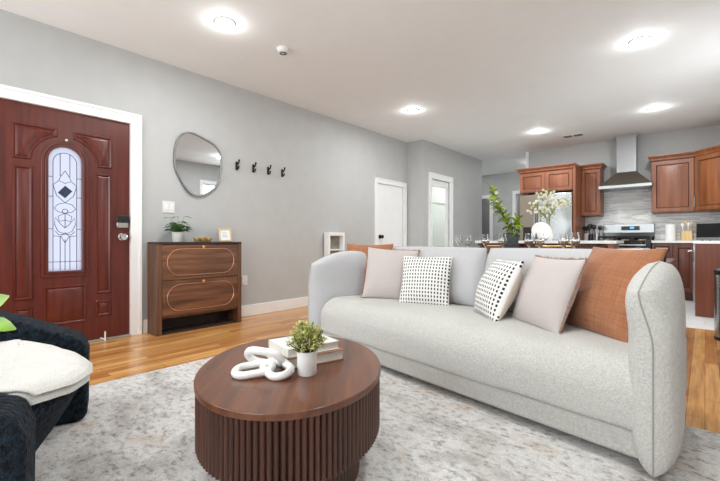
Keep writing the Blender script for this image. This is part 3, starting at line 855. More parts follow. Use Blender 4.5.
# seat cushion: soft slab with a rolled front edge and rounded left corner
def seat_fn(u, v):
    # u around the section (front-bottom -> over the top -> back), v along length
    x = -1.13 + 2.31 * v
    e = min(1, v * 2.31 / 0.08); e = math.sqrt(max(0, 1 - (1 - e) ** 2))
    yF = 0.0 + 0.09 * (1 - e); zT = 0.425 - 0.10 * (1 - e)
    sag = 0.012 * math.sin(PI * v)
    prof = [(yF + 0.02, 0.150), (yF - 0.004, 0.158), (yF - 0.010, 0.20), (yF - 0.012, 0.28), (yF - 0.004, zT - 0.10), (yF + 0.02, zT - 0.055), (yF + 0.06, zT - 0.022), (yF + 0.13, zT), (0.32, zT + sag), (0.52, zT - 0.005 + sag), (0.72, zT - 0.01), (0.72, 0.15)]
    t = u * (len(prof) - 1); i = min(int(t), len(prof) - 2); f = t - i
    P0, P1, P2, P3 = prof[max(0, i - 1)], prof[i], prof[i + 1], prof[min(len(prof) - 1, i + 2)]
    if i >= 9: q = (P1[0] + (P2[0] - P1[0]) * f, P1[1] + (P2[1] - P1[1]) * f)
    else: q = tuple(0.5 * (2 * b + (c - a) * f + (2 * a - 5 * b + 4 * c - d) * f * f + (-a + 3 * b - 3 * c + d) * f ** 3) for a, b, c, d in zip(P0, P1, P2, P3))
    wv = 0.006 * noise.noise((x * 3, q[0] * 3, q[1] * 3))
    return Vector((x, q[0], q[1] + wv))
mb = MB(); G = mb.surface(seat_fn, 44, 60)
mb._face([G[i][0] for i in range(len(G))][::-1]); mb._face([G[i][-1] for i in range(len(G))])
seat = mb.build('seat_cushion', M['boucle'], sofa, angle=70)
# back cushions
def back_c(xc, wd, lean=-12, name='back_cushion'):
    mb = MB()
    R = Matrix.Translation(Vector((xc, 0.74, 0.63))) @ Matrix.Rotation(math.radians(lean), 4, 'X')
    b = cushion(mb, wd, 0.46, 0.24, k=0.10, p=4.5, q=0.5, n=22, fn=lambda p: R @ p)
    o = mb.build(name, M['sofa_cool'], sofa, angle=80)
    m2 = MB(); m2.tube(b, 0.005, 6, True); m2.build('piping', M['seam'], o)
back_c(-0.535, 1.06); back_c(0.535, 1.06)
roundbox(-1.1, 1.1, 0.80, 0.93, 0.04, 0.70, 'back_frame', M['sofa_cool'], sofa, 0.05, 4)
# cushion arms: big puffy slabs with a seam round the rim
def arm_c(s):
    mb = MB()
    yaw = math.radians(11) * s
    base = Matrix.Translation(Vector((s * 1.165, 0.305, 0.0))) @ Matrix.Rotation(yaw, 4, 'Z')
    def shp(p):
        # p.x: depth, front negative; p.z: height about the middle; p.y: bulge
        f = -p.x / 0.36; h = p.z / 0.375
        z = 0.37 + p.z + max(0, h) * (0.085 * (1 - f * f) - 0.03 * f)
        x = p.x
        if h < -0.3: x *= 1 - 0.22 * ((-0.3 - h) / 0.7) ** 2 * (1.0 if f < 0 else 0.0)
        tz = max(0, (h - 0.35) / 0.65); tz = tz * tz * (3 - 2 * tz)
        return base @ Vector((p.y - s * 0.05 * tz * max(0, f), x, max(0.002, z)))
    b = cushion(mb, 0.68, 0.72, 0.175, k=0.055, p=5.0, q=0.42, n=30, fn=shp)
    o = mb.build('arm', M['boucle'] if s > 0 else M['sofa_cool'], sofa, angle=80)
    m2 = MB(); m2.tube(b, 0.0035, 6, True); m2.build('piping', M['seam'], o)
arm_c(1); arm_c(-1)

# ------------------------------------------------------------------ throw pillows
def pillow(name_lab, size, thick, mats, bl, br, lean, group, fringe=False, k=-0.21, roll=0.0, wr=0.014, seed=0, z0=0.425):
    """bl, br: world xy of its bottom corners, left and right; leans away from the viewer by lean degrees"""
    c = Vector(((bl[0] + br[0]) / 2, (bl[1] + br[1]) / 2, z0 + RUG))
    rz = math.atan2(br[1] - bl[1], br[0] - bl[0])
    t = thing('throw_pillow', name_lab, 'pillow', c, rz, group)
    mb = MB()
    if len(mats) > 1: mb.back_mi = 1
    ins = MB()
    b = cushion(mb, size, size, thick, k=k, p=2.2, q=0.62, n=26, wrinkle=wr, seed=seed)
    cov = mb.build('cover', mats, t, angle=80)
    ry = math.radians(roll)
    cov.rotation_mode = 'XYZ'
    cov.rotation_euler = (math.radians(-lean), ry, 0)
    ln = math.radians(lean)
    cov.location = (0, math.sin(ln) * size / 2 + 0.02, math.cos(ln) * size / 2 * (1 + 0.5 * abs(math.sin(ry))))
    ins.bm.free()
    if fringe:
        m2 = MB(); pts = b
        for i in range(len(pts)):
            for q in range(3):
                p = pts[i].lerp(pts[(i + 1) % len(pts)], q / 3); d = p.normalized()
                m2.tube([p * 0.995, p + d * rnd(0.008, 0.016) + Vector((rnd(-.005, .005), rnd(-.005, .005), rnd(-.005, .005)))], 0.0022, 4)
        m2.build('fringe', M['fringe'], cov)
    return t
PG = 'throw pillows on the sofa'
pillow('terracotta linen pillow in the left corner of the sofa, behind the mauve pillow', 0.455, 0.17, [M['terra']], (-2.565, 2.66), (-2.11, 2.77), 14, PG, seed=1)
pillow('pale mauve linen pillow near the left sofa arm, in front of a terracotta pillow', 0.41, 0.16, [M['mauve']], (-2.12, 2.46), (-1.74, 2.67), 16, PG, True, seed=2, roll=4)
pillow('white pillow with black dashes facing front, left of the sofa middle', 0.37, 0.14, [M['dash'], M['beige_back']], (-1.786, 2.475), (-1.40, 2.585), 18, PG, seed=3)
pillow('white pillow with black dashes turned sideways against the right mauve pillow', 0.385, 0.19, [M['dash'], M['beige_back']], (-1.215, 2.565), (-0.93, 2.245), 24, PG, seed=4)
pillow('pale mauve fringed pillow in front of the large terracotta pillow on the right', 0.405, 0.18, [M['mauve']], (-0.925, 2.46), (-0.57, 2.18), 23, PG, True, seed=5)
pillow('large terracotta linen pillow leaning against the right sofa arm', 0.475, 0.20, [M['terra']], (-0.655, 2.55), (-0.28, 2.20), 24, PG, seed=6)

# ------------------------------------------------------------------ coffee table
TC = (-1.270, 1.033); TR = math.atan2(0.722, -0.692)
ct = thing('coffee_table', 'oval walnut coffee table with a fluted drum body', 'coffee table', (TC[0], TC[1], RUG), TR)
A, B, TH_ = 0.478, 0.358, 0.42 - RUG
def oval(a, b, n): return [(a * math.cos(2 * PI * i / n), b * math.sin(2 * PI * i / n)) for i in range(n)]
fz = lambda a, b, d: (a, b, d)
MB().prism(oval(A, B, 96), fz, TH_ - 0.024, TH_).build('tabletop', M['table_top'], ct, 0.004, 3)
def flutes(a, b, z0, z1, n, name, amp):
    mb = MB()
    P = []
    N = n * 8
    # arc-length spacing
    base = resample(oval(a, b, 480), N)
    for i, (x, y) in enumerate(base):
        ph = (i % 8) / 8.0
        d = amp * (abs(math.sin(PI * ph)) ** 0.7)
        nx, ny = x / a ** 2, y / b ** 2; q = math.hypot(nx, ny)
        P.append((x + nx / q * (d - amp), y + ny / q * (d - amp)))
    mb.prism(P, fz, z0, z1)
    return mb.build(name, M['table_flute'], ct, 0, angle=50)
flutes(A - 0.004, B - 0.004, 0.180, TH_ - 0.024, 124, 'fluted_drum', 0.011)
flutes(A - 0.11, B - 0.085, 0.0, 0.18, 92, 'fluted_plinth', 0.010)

TT = 0.42 + 0.0005
# chain
ch = thing('chain_ornament', 'white ceramic chain of three links lying on the coffee table', 'ornament', (-1.245, 0.885, TT))
def link_pts(L, Wd, n=28):
    r = Wd / 2; s = L / 2 - r; P = []
    for i in range(n // 2 + 1):
        a = -PI / 2 + PI * i / (n // 2); P.append((s + r * math.cos(a), r * math.sin(a), 0))
    for i in range(n // 2 + 1):
        a = PI / 2 + PI * i / (n // 2); P.append((-s + r * math.cos(a), r * math.sin(a), 0))
    return P
def link(loc, rot, L=0.135, Wd=0.078):
    mb = MB()
    from mathutils import Euler
    R = Euler([math.radians(a) for a in rot], 'XYZ').to_matrix()
    mb.tube([R @ Vector(p) + Vector(loc) for p in link_pts(L, Wd)], 0.0145, 12, True)
    mb.build('link', M['ceramic'], ch)
# view axes: right = (.752,.659), away = (-.659,.752)
def va(r, a, z): return (0.752 * r - 0.659 * a, 0.659 * r + 0.752 * a, z)
link(va(-0.042, -0.018, 0.020), (7, -5, 41 + 18), 0.135, 0.078)
link(va(-0.010, 0.014, 0.055), (-48, 6, 41 - 8), 0.132, 0.082)
link(va(0.044, -0.018, 0.024), (12, 6, 41 - 52), 0.132, 0.078)
# books
BR = math.radians(75)
bc = Vector((-1.21, 0.946, 0)) + Vector((math.cos(BR), math.sin(BR), 0)) * 0.132 + Vector((-math.sin(BR), math.cos(BR), 0)) * 0.105
def book(label, loc, rz, L, Wd, th, cover, name='book'):
    t = thing(name, label, 'book', loc, rz, 'books on the coffee table')
    mb = MB(); c = 0.0035
    mb.box(-L / 2, L / 2, -Wd / 2, Wd / 2, 0, c); mb.box(-L / 2, L / 2, -Wd / 2, Wd / 2, th - c, th); mb.box(-L / 2, L / 2, Wd / 2 - c, Wd / 2, c, th - c)
    mb.build('cover', cover, t, 0.001)
    MB().box(-L / 2 + 0.004, L / 2 - 0.004, -Wd / 2 + 0.005, Wd / 2 - c, c, th - c).build('pages', M['pages'], t)
book('thick tan-covered book at the bottom of the stack on the coffee table', (bc.x, bc.y, TT), BR, 0.265, 0.21, 0.042, M['book_brown'])
book('white-covered book on top of the stack on the coffee table', (bc.x - 0.005, bc.y + 0.0, TT + 0.0425), BR + math.radians(2), 0.235, 0.19, 0.034, M['book_white'])
# sage plant
t = thing('potted_plant', 'bushy sage-green plant in a small white cylinder pot on the coffee table', 'plant', (-1.122, 0.980, TT))
MB().lathe([(0, 0), (0.034, 0), (0.0365, 0.003), (0.0365, 0.088), (0.033, 0.088), (0.032, 0.075), (0, 0.073)], 28).build('pot', M['ceramic'], t)
mb = MB(); st = MB()
for i in range(170):
    a = rnd(0, 2 * PI); el = math.asin(rnd(0.05, 1.0)); r = rnd(0.045, 0.078)
    d = Vector((math.cos(a) * math.cos(el), math.sin(a) * math.cos(el), math.sin(el)))
    tip = Vector((0, 0, 0.10)) + Vector((d.x * r * 0.98, d.y * r * 0.98, d.z * r * 1.3))
    if i % 3 == 0: st.tube([(d.x * 0.015, d.y * 0.015, 0.074), tip], 0.0015, 4)
    for q in range(9):
        p = tip - d * 0.003 * q + Vector((rnd(-.006, .006), rnd(-.006, .006), rnd(-.006, .006)))
        leaf(mb, p, (d + Vector((rnd(-1, 1), rnd(-1, 1), rnd(-.6, 1)))).normalized(), rnd(0.010, 0.018), rnd(0.006, 0.009), 0.1, segs=3)
mb.build('foliage', M['leaf_sage'], t); st.build('stems', M['stem'], t)

# ------------------------------------------------------------------ armchair (local: y = facing, x from far arm to near arm)
AR = math.radians(-16.3)
ac = thing('armchair', 'charcoal boucle armchair with a cream throw on its seat', 'armchair', (-1.966, 0.448, 0.011), AR)
def arm_block(x0, x1, yf, yb, zf, zb, zbot, name):
    """rounded slab arm: profile in y-z, rising towards the back"""
    P = [(yf - 0.03, zbot), (yf, zbot + 0.03), (yf + 0.004, zf - 0.10), (yf - 0.02, zf - 0.03), (yf - 0.08, zf)]
    for i in range(1, 6):
        f = i / 5; P.append((yf - 0.08 + (yb - yf + 0.12) * f, zf + (zb - zf) * math.sin(f * PI / 2)))
    P += [(yb + 0.02, zb - 0.02), (yb, zb - 0.07), (yb, zbot + 0.03), (yb + 0.03, zbot)]
    mb = MB(); mb.prism(P, lambda a, b, d: (d, a, b), x0, x1)
    return mb.build(name, M['navy'], ac, 0.075, 7, angle=60)
arm_block(-0.60, -0.40, 0.03, -0.80, 0.44, 0.66, 0.0, 'arm')
arm_block(0.30, 0.51, -0.088, -0.80, 0.415, 0.63, 0.0, 'arm')
mb = MB(); mb.prism(rounded_rect(-0.60, 0.54, 0.0, 0.70, 0.09), lambda a, b, d: (a, d, b), -0.92, -0.72); mb.build('backrest', M['navy'], ac, 0.06, 5, angle=60)
def chair_seat(u, v):
    # v across, u around the section; the lip bulges forward in the middle and undercuts
    x = -0.40 + 0.70 * v
    yl = 0.025 - 1.7 * x * x
    prof = [(-0.74, 0.02), (yl - 0.20, 0.02), (yl - 0.16, 0.06), (yl - 0.09, 0.16), (yl - 0.03, 0.26), (yl, 0.32), (yl - 0.005, 0.35), (yl - 0.03, 0.372), (yl - 0.09, 0.382), (-0.35, 0.385), (-0.74, 0.375)]
    t = u * (len(prof) - 1); i = min(int(t), len(prof) - 2); f = t - i
    return Vector((x, prof[i][0] + (prof[i + 1][0] - prof[i][0]) * f, prof[i][1] + (prof[i + 1][1] - prof[i][1]) * f))
mb = MB(); G = mb.surface(chair_seat, 40, 16)
mb._face([G[i][0] for i in range(len(G))][::-1]); mb._face([G[i][-1] for i in range(len(G))])
mb.build('seat', M['navy'], ac, angle=60)

# throw blanket lying over the seat, folded edge hanging over the lip (same local frame)
bl = thing('throw_blanket', 'cream throw blanket draped over the seat of the dark armchair', 'blanket', (-1.966, 0.448, 0.011), AR)
def blanket(u, v, lift=0.0, over=0.0):
    x = -0.385 + 0.685 * v; 
    yl = 0.025 - 1.7 * x * x + 0.012 + 0.018 * math.exp(-((x - 0.10) / 0.05) ** 2)
    path = [(-0.70, 0.40), (-0.45, 0.405), (-0.22, 0.405), (yl - 0.14, 0.402), (yl - 0.07, 0.398), (yl - 0.025, 0.388), (yl - 0.002, 0.376 - over * 0.4), (yl + 0.006, 0.362 - over)]
    t = u * (len(path) - 1); i = min(int(t), len(path) - 2); f = t - i
    y = path[i][0] + (path[i + 1][0] - path[i][0]) * f; z = path[i][1] + (path[i + 1][1] - path[i][1]) * f
    wv = 0.010 * noise.noise((x * 9, y * 7, 1.3)) + 0.005 * noise.noise((x * 22, y * 16, 4.1))
    edge = 0.016 * noise.noise((x * 11, 0.2, 7.7)) * u ** 4
    ht = max(0, min(1, (-x - 0.02) / 0.3)); z += 0.03 * ht * ht * (3 - 2 * ht) * (1 - 0.5 * u ** 6)
    return Vector((x, y + (0.004 + wv * 0.6) * (u ** 3), z + lift + wv + edge))
mb = MB(); mb.surface(lambda u, v: blanket(u, v, 0.0, 0.018), 44, 40); mb.surface(lambda u, v: blanket(u, v, 0.012, 0.0) + Vector((0, 0.012 * u ** 3, 0)), 44, 40)
o = mb.build('folded_cloth', M['throw'], bl, angle=80)
md = o.modifiers.new('thick', 'SOLIDIFY'); md.thickness = 0.006; md.offset = 1

# ---- pothos on a small stand beside the armchair: only leaf tips reach the picture
PX, PY = -0.949, -0.10
t = thing('plant_stand', 'small round dark plant stand beside the armchair', 'plant stand', (PX, PY, RUG))
MB().lathe([(0, 0.56), (0.13, 0.56), (0.135, 0.57), (0.13, 0.58), (0, 0.58)], 28).build('top', M['dark_wood'], t)
for k in range(3):
    a = k * 2 * PI / 3 + 0.3; MB().tube([(0.09 * math.cos(a), 0.09 * math.sin(a), 0.56), (0.13 * math.cos(a), 0.13 * math.sin(a), 0)], 0.011, 8).build('leg', M['dark_wood'], t)
t = thing('potted_plant', 'bright lime-green leafy plant at the left edge, in front of the armchair', 'plant', (PX, PY, RUG + 0.58))
MB().lathe([(0, 0), (0.055, 0), (0.06, 0.005), (0.075, 0.11), (0.068, 0.11), (0.062, 0.095), (0, 0.092)], 24).build('pot', M['ceramic'], t)
mb = MB(); st = MB()
def W2L(r, dpt, z): # viewer right / depth -> local of this plant
    return Vector((0.7523 * r - 0.6588 * dpt - PX, 0.6588 * r + 0.7523 * dpt - PY, z - RUG - 0.58))
targets = [(W2L(-0.571, 0.60, 0.813), W2L(-0.5345, 0.60, 0.842), 0.038, 0.020), (W2L(-0.571, 0.60, 0.795), W2L(-0.524, 0.60, 0.792), 0.038, 0.016)]
for p, q, L, wd in targets:
    st.tube([(0, 0, 0.09), (p * 0.5) + Vector((0, 0, 0.09)), p], 0.0022, 5)
    leaf(mb, p, q - p, L * 1.25, wd * 1.5, 0.15, up=Vector((0.6, -0.6, 0.55)))
for i in range(26):
    a = rnd(0, 2 * PI); r = rnd(0.06, 0.15)
    p = Vector((r * math.cos(a), r * math.sin(a), rnd(0.10, 0.24)))
    if p.x * 0.7523 + p.y * 0.6588 > 0.07: continue
    st.tube([(0, 0, 0.09), p * 0.5 + Vector((0, 0, 0.07)), p], 0.002, 5); leaf(mb, p, (math.cos(a), math.sin(a), 0.1), 0.06, 0.042, 0.3)
mb.build('foliage', M['leaf_lime'], t); st.build('stems', M['leaf_spring'], t)

# ------------------------------------------------------------------ dining table, chairs and glasses behind the sofa
DT0, DT1, DTY0, DTY1, DTZ = -2.85, -0.22, 4.05, 5.05, 0.74
dt = thing('dining_table', 'long dark wood dining table set with wine glasses behind the sofa', 'dining table', ((DT0 + DT1) / 2, (DTY0 + DTY1) / 2, 0))
hx, hy = (DT1 - DT0) / 2, (DTY1 - DTY0) / 2
box_obj('tabletop', (-hx, hx, -hy, hy, DTZ - 0.04, DTZ), M['dark_wood'], dt, 0.006)
MB().box(-hx + 0.1, hx - 0.1, -hy + 0.1, hy - 0.1, DTZ - 0.11, DTZ - 0.04).build('apron', M['dark_wood'], dt, 0.004)
for sx in (-1, 1):
    for sy in (-1, 1): box_obj('leg', (sx * (hx - 0.12) - 0.04, sx * (hx - 0.12) + 0.04, sy * (hy - 0.12) - 0.04, sy * (hy - 0.12) + 0.04, 0, DTZ - 0.05), M['dark_wood'], dt, 0.005)

def wine_glass_mb():
    mb = MB()
    mb.lathe([(0, 0.0), (0.036, 0.0005), (0.036, 0.002), (0.012, 0.006), (0.0045, 0.014), (0.004, 0.09), (0.008, 0.10), (0.03, 0.118), (0.043, 0.145), (0.045, 0.165), (0.040, 0.20), (0.035, 0.235),
              (0.0342, 0.235), (0.0388, 0.20), (0.0436, 0.165), (0.0415, 0.146), (0.0285, 0.120), (0.006, 0.106), (0, 0.104)], 20)
    return mb
wg = None
GL = [('wine glass at the far left end of the dining table, by the glazed door', 458.7), ('second wine glass from the left, right beside the leftmost one', 468.0),
      ('wine glass in front of the left hall doorway', 485.3), ('wine glass just left of the charcoal vase', 502.5),
      ('wine glass just right of the charcoal vase, before the fridge', 529.0), ('wine glass in front of the round white plate', 539.5),
      ('wine glass before the right side of the fridge', 563.5), ('rightmost wine glass on the dining table', 574.5)]
ys = [4.86, 4.60, 4.66, 4.20, 4.52, 4.32, 4.42, 4.24]
for (lab, px), y in zip(GL, ys):
    a = (px - 360) / 394.0; dx, dy = 0.75234 * a - 0.65877, 0.65877 * a + 0.75234
    loc = (round(dx / dy * y, 3), y, DTZ)
    if wg is None:
        wg = wine_glass_mb().build('wine_glass', M['wine_glass']); o = wg
    else:
        o = wg.copy(); COL.objects.link(o)
    o.location = loc; o.scale = (1.1, 1.1, 1.1); tag(o, lab, 'wine glass', 'wine glasses on the dining table')

# charcoal vase with spring branches
vz = thing('vase', 'charcoal ceramic vase on the dining table behind the sofa', 'vase', (-1.655, 4.50, DTZ))
MB().lathe([(0, 0), (0.055, 0), (0.072, 0.015), (0.079, 0.11), (0.077, 0.215), (0.066, 0.245), (0.058, 0.25), (0.064, 0.268), (0.056, 0.268), (0.05, 0.248), (0.06, 0.22), (0, 0.21)], 10).build('body', M['charcoal_pot'], vz, 0.003)
for s in (-1, 1):
    MB().tube([(s * 0.06 * .75, s * 0.06 * .66, 0.25), (s * 0.085 * .75, s * 0.085 * .66, 0.255), (s * 0.09 * .75, s * 0.09 * .66, 0.23), (s * 0.072 * .75, s * 0.072 * .66, 0.21)], 0.008, 6).build('handle', M['charcoal_pot'], vz)

def branches(label, loc, specs, leaf_m, bl_m, nleaf, nbl, spread, lsz, name='branch_spray'):
    t = thing(name, label, 'branches', loc)
    st = MB(); lf = MB(); bo = MB()
    for pts in specs:
        V = [Vector(p) for p in pts]
        st.tube(V, 0.005, 5, r1=0.002)
        for i in range(nleaf):
            f = rnd(0.18, 1.0); q = f * (len(V) - 1); j = min(int(q), len(V) - 2); p = V[j].lerp(V[j + 1], q - j)
            off = Vector((rnd(-1, 1), rnd(-1, 1), rnd(-0.8, 0.9))) * spread * rnd(0.3, 1)
            st.tube([p, p + off], 0.0015, 4)
            leaf(lf, p + off * 0.8, off + Vector((0, 0, 0.01)), rnd(0.8, 1.3) * lsz, lsz * 0.68, 0.2, segs=3)
        for i in range(nbl):
            f = rnd(0.4, 1.0); q = f * (len(V) - 1); j = min(int(q), len(V) - 2); p = V[j].lerp(V[j + 1], q - j)
            off = Vector((rnd(-1, 1), rnd(-1, 1), rnd(-0.8, 0.9))) * spread * 1.4
            st.tube([p, p + off], 0.0015, 4)
            for k in range(5):
                an = k * 2 * PI / 5; d = Vector((math.cos(an), rnd(-.4, .4), math.sin(an)))
                leaf(bo, p + off, d, 0.026, 0.022, 0.05, up=Vector((0, 1, 0)), segs=3)
    lf.build('leaves', leaf_m, t); st.build('twigs', M['stem'], t)
    if nbl: bo.build('blossoms', bl_m, t)
    return t
R_ = Vector((0.7523, 0.6588, 0))
def rr(r, z, d=0.0): v = R_ * r + Vector((-0.6588, 0.7523, 0)) * d; return (v.x, v.y, z)
branches('arching green leafy branches rising from the charcoal vase', (-1.655, 4.50, DTZ + 0.215),
         [[rr(0.0, 0.0), rr(-0.04, 0.15), rr(-0.12, 0.30), rr(-0.19, 0.44), rr(-0.21, 0.56)], [rr(0.01, 0.0), rr(0.0, 0.12, .03), rr(-0.09, 0.26, .05), rr(-0.17, 0.36, .05)], [rr(0.01, 0), rr(0.04, 0.12, -.03), rr(0.05, 0.2, -.04)]],
         M['leaf_spring'], M['blossom'], 90, 2, 0.06, 0.055)

# dining chairs with curved wooden top rails
def dining_chair(label, loc, rz):
    t = thing('dining_chair', label, 'chair', loc, rz, 'dining chairs round the table')
    MB().prism(rounded_rect(-0.22, 0.22, -0.22, 0.22, 0.06), fz, 0.43, 0.475).build('seat', M['dark_wood'], t, 0.01)
    arc = [(-0.235 + 0.47 * i / 12, -0.20 - 0.055 * math.sin(PI * i / 12), 0) for i in range(13)]
    mb = MB()
    for k in range(12):
        a, b = arc[k], arc[k + 1]
        for z0, z1, m in ((0.66, 0.84, 0),):
            v = [mb.bm.verts.new(p) for p in ((a[0], a[1], z0), (b[0], b[1], z0), (b[0], b[1], z1), (a[0], a[1], z1), (a[0], a[1] - 0.018, z0), (b[0], b[1] - 0.018, z0), (b[0], b[1] - 0.018, z1), (a[0], a[1] - 0.018, z1))]
            for q in ((0, 1, 2, 3), (7, 6, 5, 4), (3, 2, 6, 7), (1, 0, 4, 5)): mb._face([v[i] for i in q])
            if k == 0: mb._face([v[0], v[3], v[7], v[4]])
            if k == 11: mb._face([v[1], v[5], v[6], v[2]])
    mb.build('backrest', M['chair_wood'], t, 0, weld=True)
    MB().tube([(a[0], a[1] - 0.009, 0.845) for a in arc], 0.010, 8).build('top_rail', M['brass'], t)
    for sx in (-1, 1):
        MB().tube([(sx * 0.2, 0.19, 0), (sx * 0.19, 0.18, 0.44)], 0.016, 8).build('leg', M['blackmetal'], t)
        MB().tube([(sx * 0.22, -0.22, 0), (sx * 0.21, -0.19, 0.45), (sx * 0.225, -0.215, 0.845)], 0.014, 8).build('leg', M['blackmetal'], t)
    return t
dining_chair('brass-railed dining chair behind the left back cushion of the sofa, near the closet door', (-2.30, 3.86, 0), math.radians(0))
dining_chair('dark wooden dining chair showing above the right sofa arm', (-0.45, 3.87, 0), 0)
dining_chair('dining chair on the far side of the table before the island, left of the vase', (-2.15, 5.22, 0), PI)
dining_chair('dining chair on the far side of the table before the island, right of the vase', (-1.45, 5.22, 0), PI)

# ------------------------------------------------------------------ kitchen helpers
def cab_front(parent, x0, x1, z0, z1, y, mat, name, handle=None, hm=None, raised=True):
    """shaker-like raised panel front facing -y at depth y"""
    f = 0.055 if min(x1 - x0, z1 - z0) > 0.2 else 0.035
    mb = MB()
    O = [(x0, z0), (x1, z0), (x1, z1), (x0, z1)]; I = inset(O, f); I2 = inset(O, f + 0.012); I3 = inset(O, f + 0.016); I4 = inset(O, f + 0.045 if f > 0.05 else f + 0.02)
    fy = lambda a, b, d: (a, y - d, b)
    lev = [(O, 0.0, 0), (O, 0.019, 0), (I, 0.019, 0), (I2, 0.008, 1), (I3, 0.008, 1), (I4, 0.017, 0)]
    rows = [[mb.bm.verts.new(fy(a, b, d)) for a, b in P] for P, d, m in lev]
    for (A_, B_, L) in zip(rows, rows[1:], lev[1:]):
        mb.mi = 1 if L[2] else 0
        for i in range(4): mb._face([A_[i], A_[(i + 1) % 4], B_[(i + 1) % 4], B_[i]])
    mb.mi = 0; mb._face(rows[-1]); mb._face(rows[0][::-1])
    o = mb.build(name, [mat, M['glaze']], parent, 0, angle=25)
    if handle:
        h = MB(); hx_, hz_, vert = handle; L = 0.055
        if vert: pts = [(hx_, y - 0.019, hz_ - L), (hx_, y - 0.05, hz_ - L), (hx_, y - 0.05, hz_ + L), (hx_, y - 0.019, hz_ + L)]
        else: pts = [(hx_ - L, y - 0.019, hz_), (hx_ - L, y - 0.05, hz_), (hx_ + L, y - 0.05, hz_), (hx_ + L, y - 0.019, hz_)]
        h.tube(pts[:2], 0.006, 8); h.tube(pts[2:], 0.006, 8)
        a, b = Vector(pts[1]), Vector(pts[2]); d = (b - a).normalized() * 0.02
        h.tube([a - d, b + d], 0.007, 8); h.build('handle', hm or M['nickel'], o)
    return o

def crown(parent, x0, x1, yf, yb, z, mat, left=True, right=True):
    """stepped crown moulding on top of a cabinet"""
    mb = MB()
    prof = [(0.0, 0.0), (0.012, 0.012), (0.014, 0.03), (0.034, 0.055), (0.05, 0.068), (0.05, 0.085)]
    rows = []
    for o_, h_ in prof:
        l = x0 - (o_ if left else 0); r = x1 + (o_ if right else 0); f = yf - o_
        rows.append([mb.bm.verts.new(p) for p in ((l, yb, z + h_), (l, f, z + h_), (r, f, z + h_), (r, yb, z + h_))])
    for A_, B_ in zip(rows, rows[1:]):
        for i in range(3): mb._face([A_[i], A_[i + 1], B_[i + 1], B_[i]])
        mb._face([A_[3], A_[0], B_[0], B_[3]])
    mb._face(rows[-1]); mb._face(rows[0][::-1])
    return mb.build('crown_moulding', mat, parent, 0, angle=20)

# backsplash
struct(box_obj('backsplash', (-1.70, XR, YK - 0.012, YK, 0.92, 1.86), M['mosaic'], bevel=0)).name = 'wall_backsplash'
struct(box_obj('wall_backsplash_side', (XR - 0.012, XR, 6.3, YK - 0.012, 0.92, 1.5), M['mosaic'], bevel=0))

# ---- fridge
FX0, FX1, FY = -2.66, -1.75, 7.63
fr = thing('refrigerator', 'stainless side-by-side refrigerator with a dispenser in its freezer door', 'refrigerator', ((FX0 + FX1) / 2, FY, 0))
hw = (FX1 - FX0) / 2 - 0.004
box_obj('body', (-hw, hw, 0.06, 0.74, 0.02, 1.76), M['hood_dark'], fr, 0.005)
sx_ = -hw + 0.33
fd = box_obj('freezer_door', (-hw, sx_ - 0.003, 0.0, 0.058, 0.06, 1.77), M['steel_reflect'], fr, 0.01, 3)
mb = MB(); mb.box(-hw + 0.07, -hw + 0.27, -0.004, 0.003, 0.90, 1.17); dp_ = mb.build('dispenser', M['black'], fd, 0.003)
MB().box(-hw + 0.13, -hw + 0.19, -0.007, -0.003, 1.0, 1.05).build('dispenser_button', M['white'], dp_, 0.001)
rd = box_obj('fridge_door', (sx_ + 0.003, hw, 0.0, 0.058, 0.06, 1.77), M['steel_v'], fr, 0.01, 3)
for dr_, x in ((fd, sx_ - 0.045), (rd, sx_ + 0.045)):
    mb = MB(); mb.tube([(x, -0.05, 0.55), (x, -0.05, 1.62)], 0.012, 10)
    for z in (0.6, 1.57): mb.tube([(x, 0, z), (x, -0.05, z)], 0.009, 8)
    mb.build('handle', M['steel'], dr_)
MB().box(-hw, hw, 0.03, 0.6, 0.0, 0.055).build('kick_grille', M['black'], fr)

def cabinet(name, label, x0, x1, y0, y1, z0, z1, mat, fronts, crown_z=True, cl=True, cr=True, toe=False, rz=0, loc=None):
    """fronts: (fx0, fx1, fz0, fz1, part name, handle) in cabinet-local x, absolute z"""
    cx = (x0 + x1) / 2
    t = thing(name, label, 'cabinet', loc or (cx, y0, 0), rz)
    hw = (x1 - x0) / 2; dp = y1 - y0
    mb = MB(); mb.box(-hw, hw, 0.02, dp, z0 + (0.1 if toe else 0), z1)
    if toe: mb.box(-hw, hw, 0.09, dp, 0, z0 + 0.1)
    mb.build('body', mat, t, 0.002)
    for f in fronts: cab_front(t, f[0], f[1], f[2], f[3], 0.02, mat, f[4], f[5] if len(f) > 5 else None)
    if crown_z: crown(t, -hw, hw, 0.0, dp, z1, mat, cl, cr)
    return t
UZ0, UZ1 = 1.375, 2.20
WC = YK - 0.014
# cabinet over the fridge
cabinet('fridge_top_cabinet', 'cherry wood cabinet with two doors above the refrigerator', FX0, FX1, 7.66, WC, 1.81, 2.19, M['cherry'],
        [(-0.45, -0.005, 1.825, 2.175, 'door'), (0.005, 0.45, 1.825, 2.175, 'door')], cr=False)
t = thing('side_panel', 'tall cherry wood panel along the right side of the refrigerator', 'cabinet panel', (FX1 + 0.018, 7.66, 0))
MB().box(-0.014, 0.03, 0.0, WC - 7.66, 0, 2.19).build('panel', M['cherry'], t, 0.003)
crown(t, -0.014, 0.03, 0.0, WC - 7.66, 2.19, M['cherry'], False, False)
# grey cloth hanging on that panel
# narrow wall cabinet
cabinet('wall_cabinet', 'narrow tall cherry wall cabinet left of the range hood', -1.698, -1.395, 8.05, WC, UZ0 - 0.01, UZ1, M['cherry'], [(-0.148, 0.148, UZ0 + 0.005, UZ1 - 0.01, 'door')], cl=False)
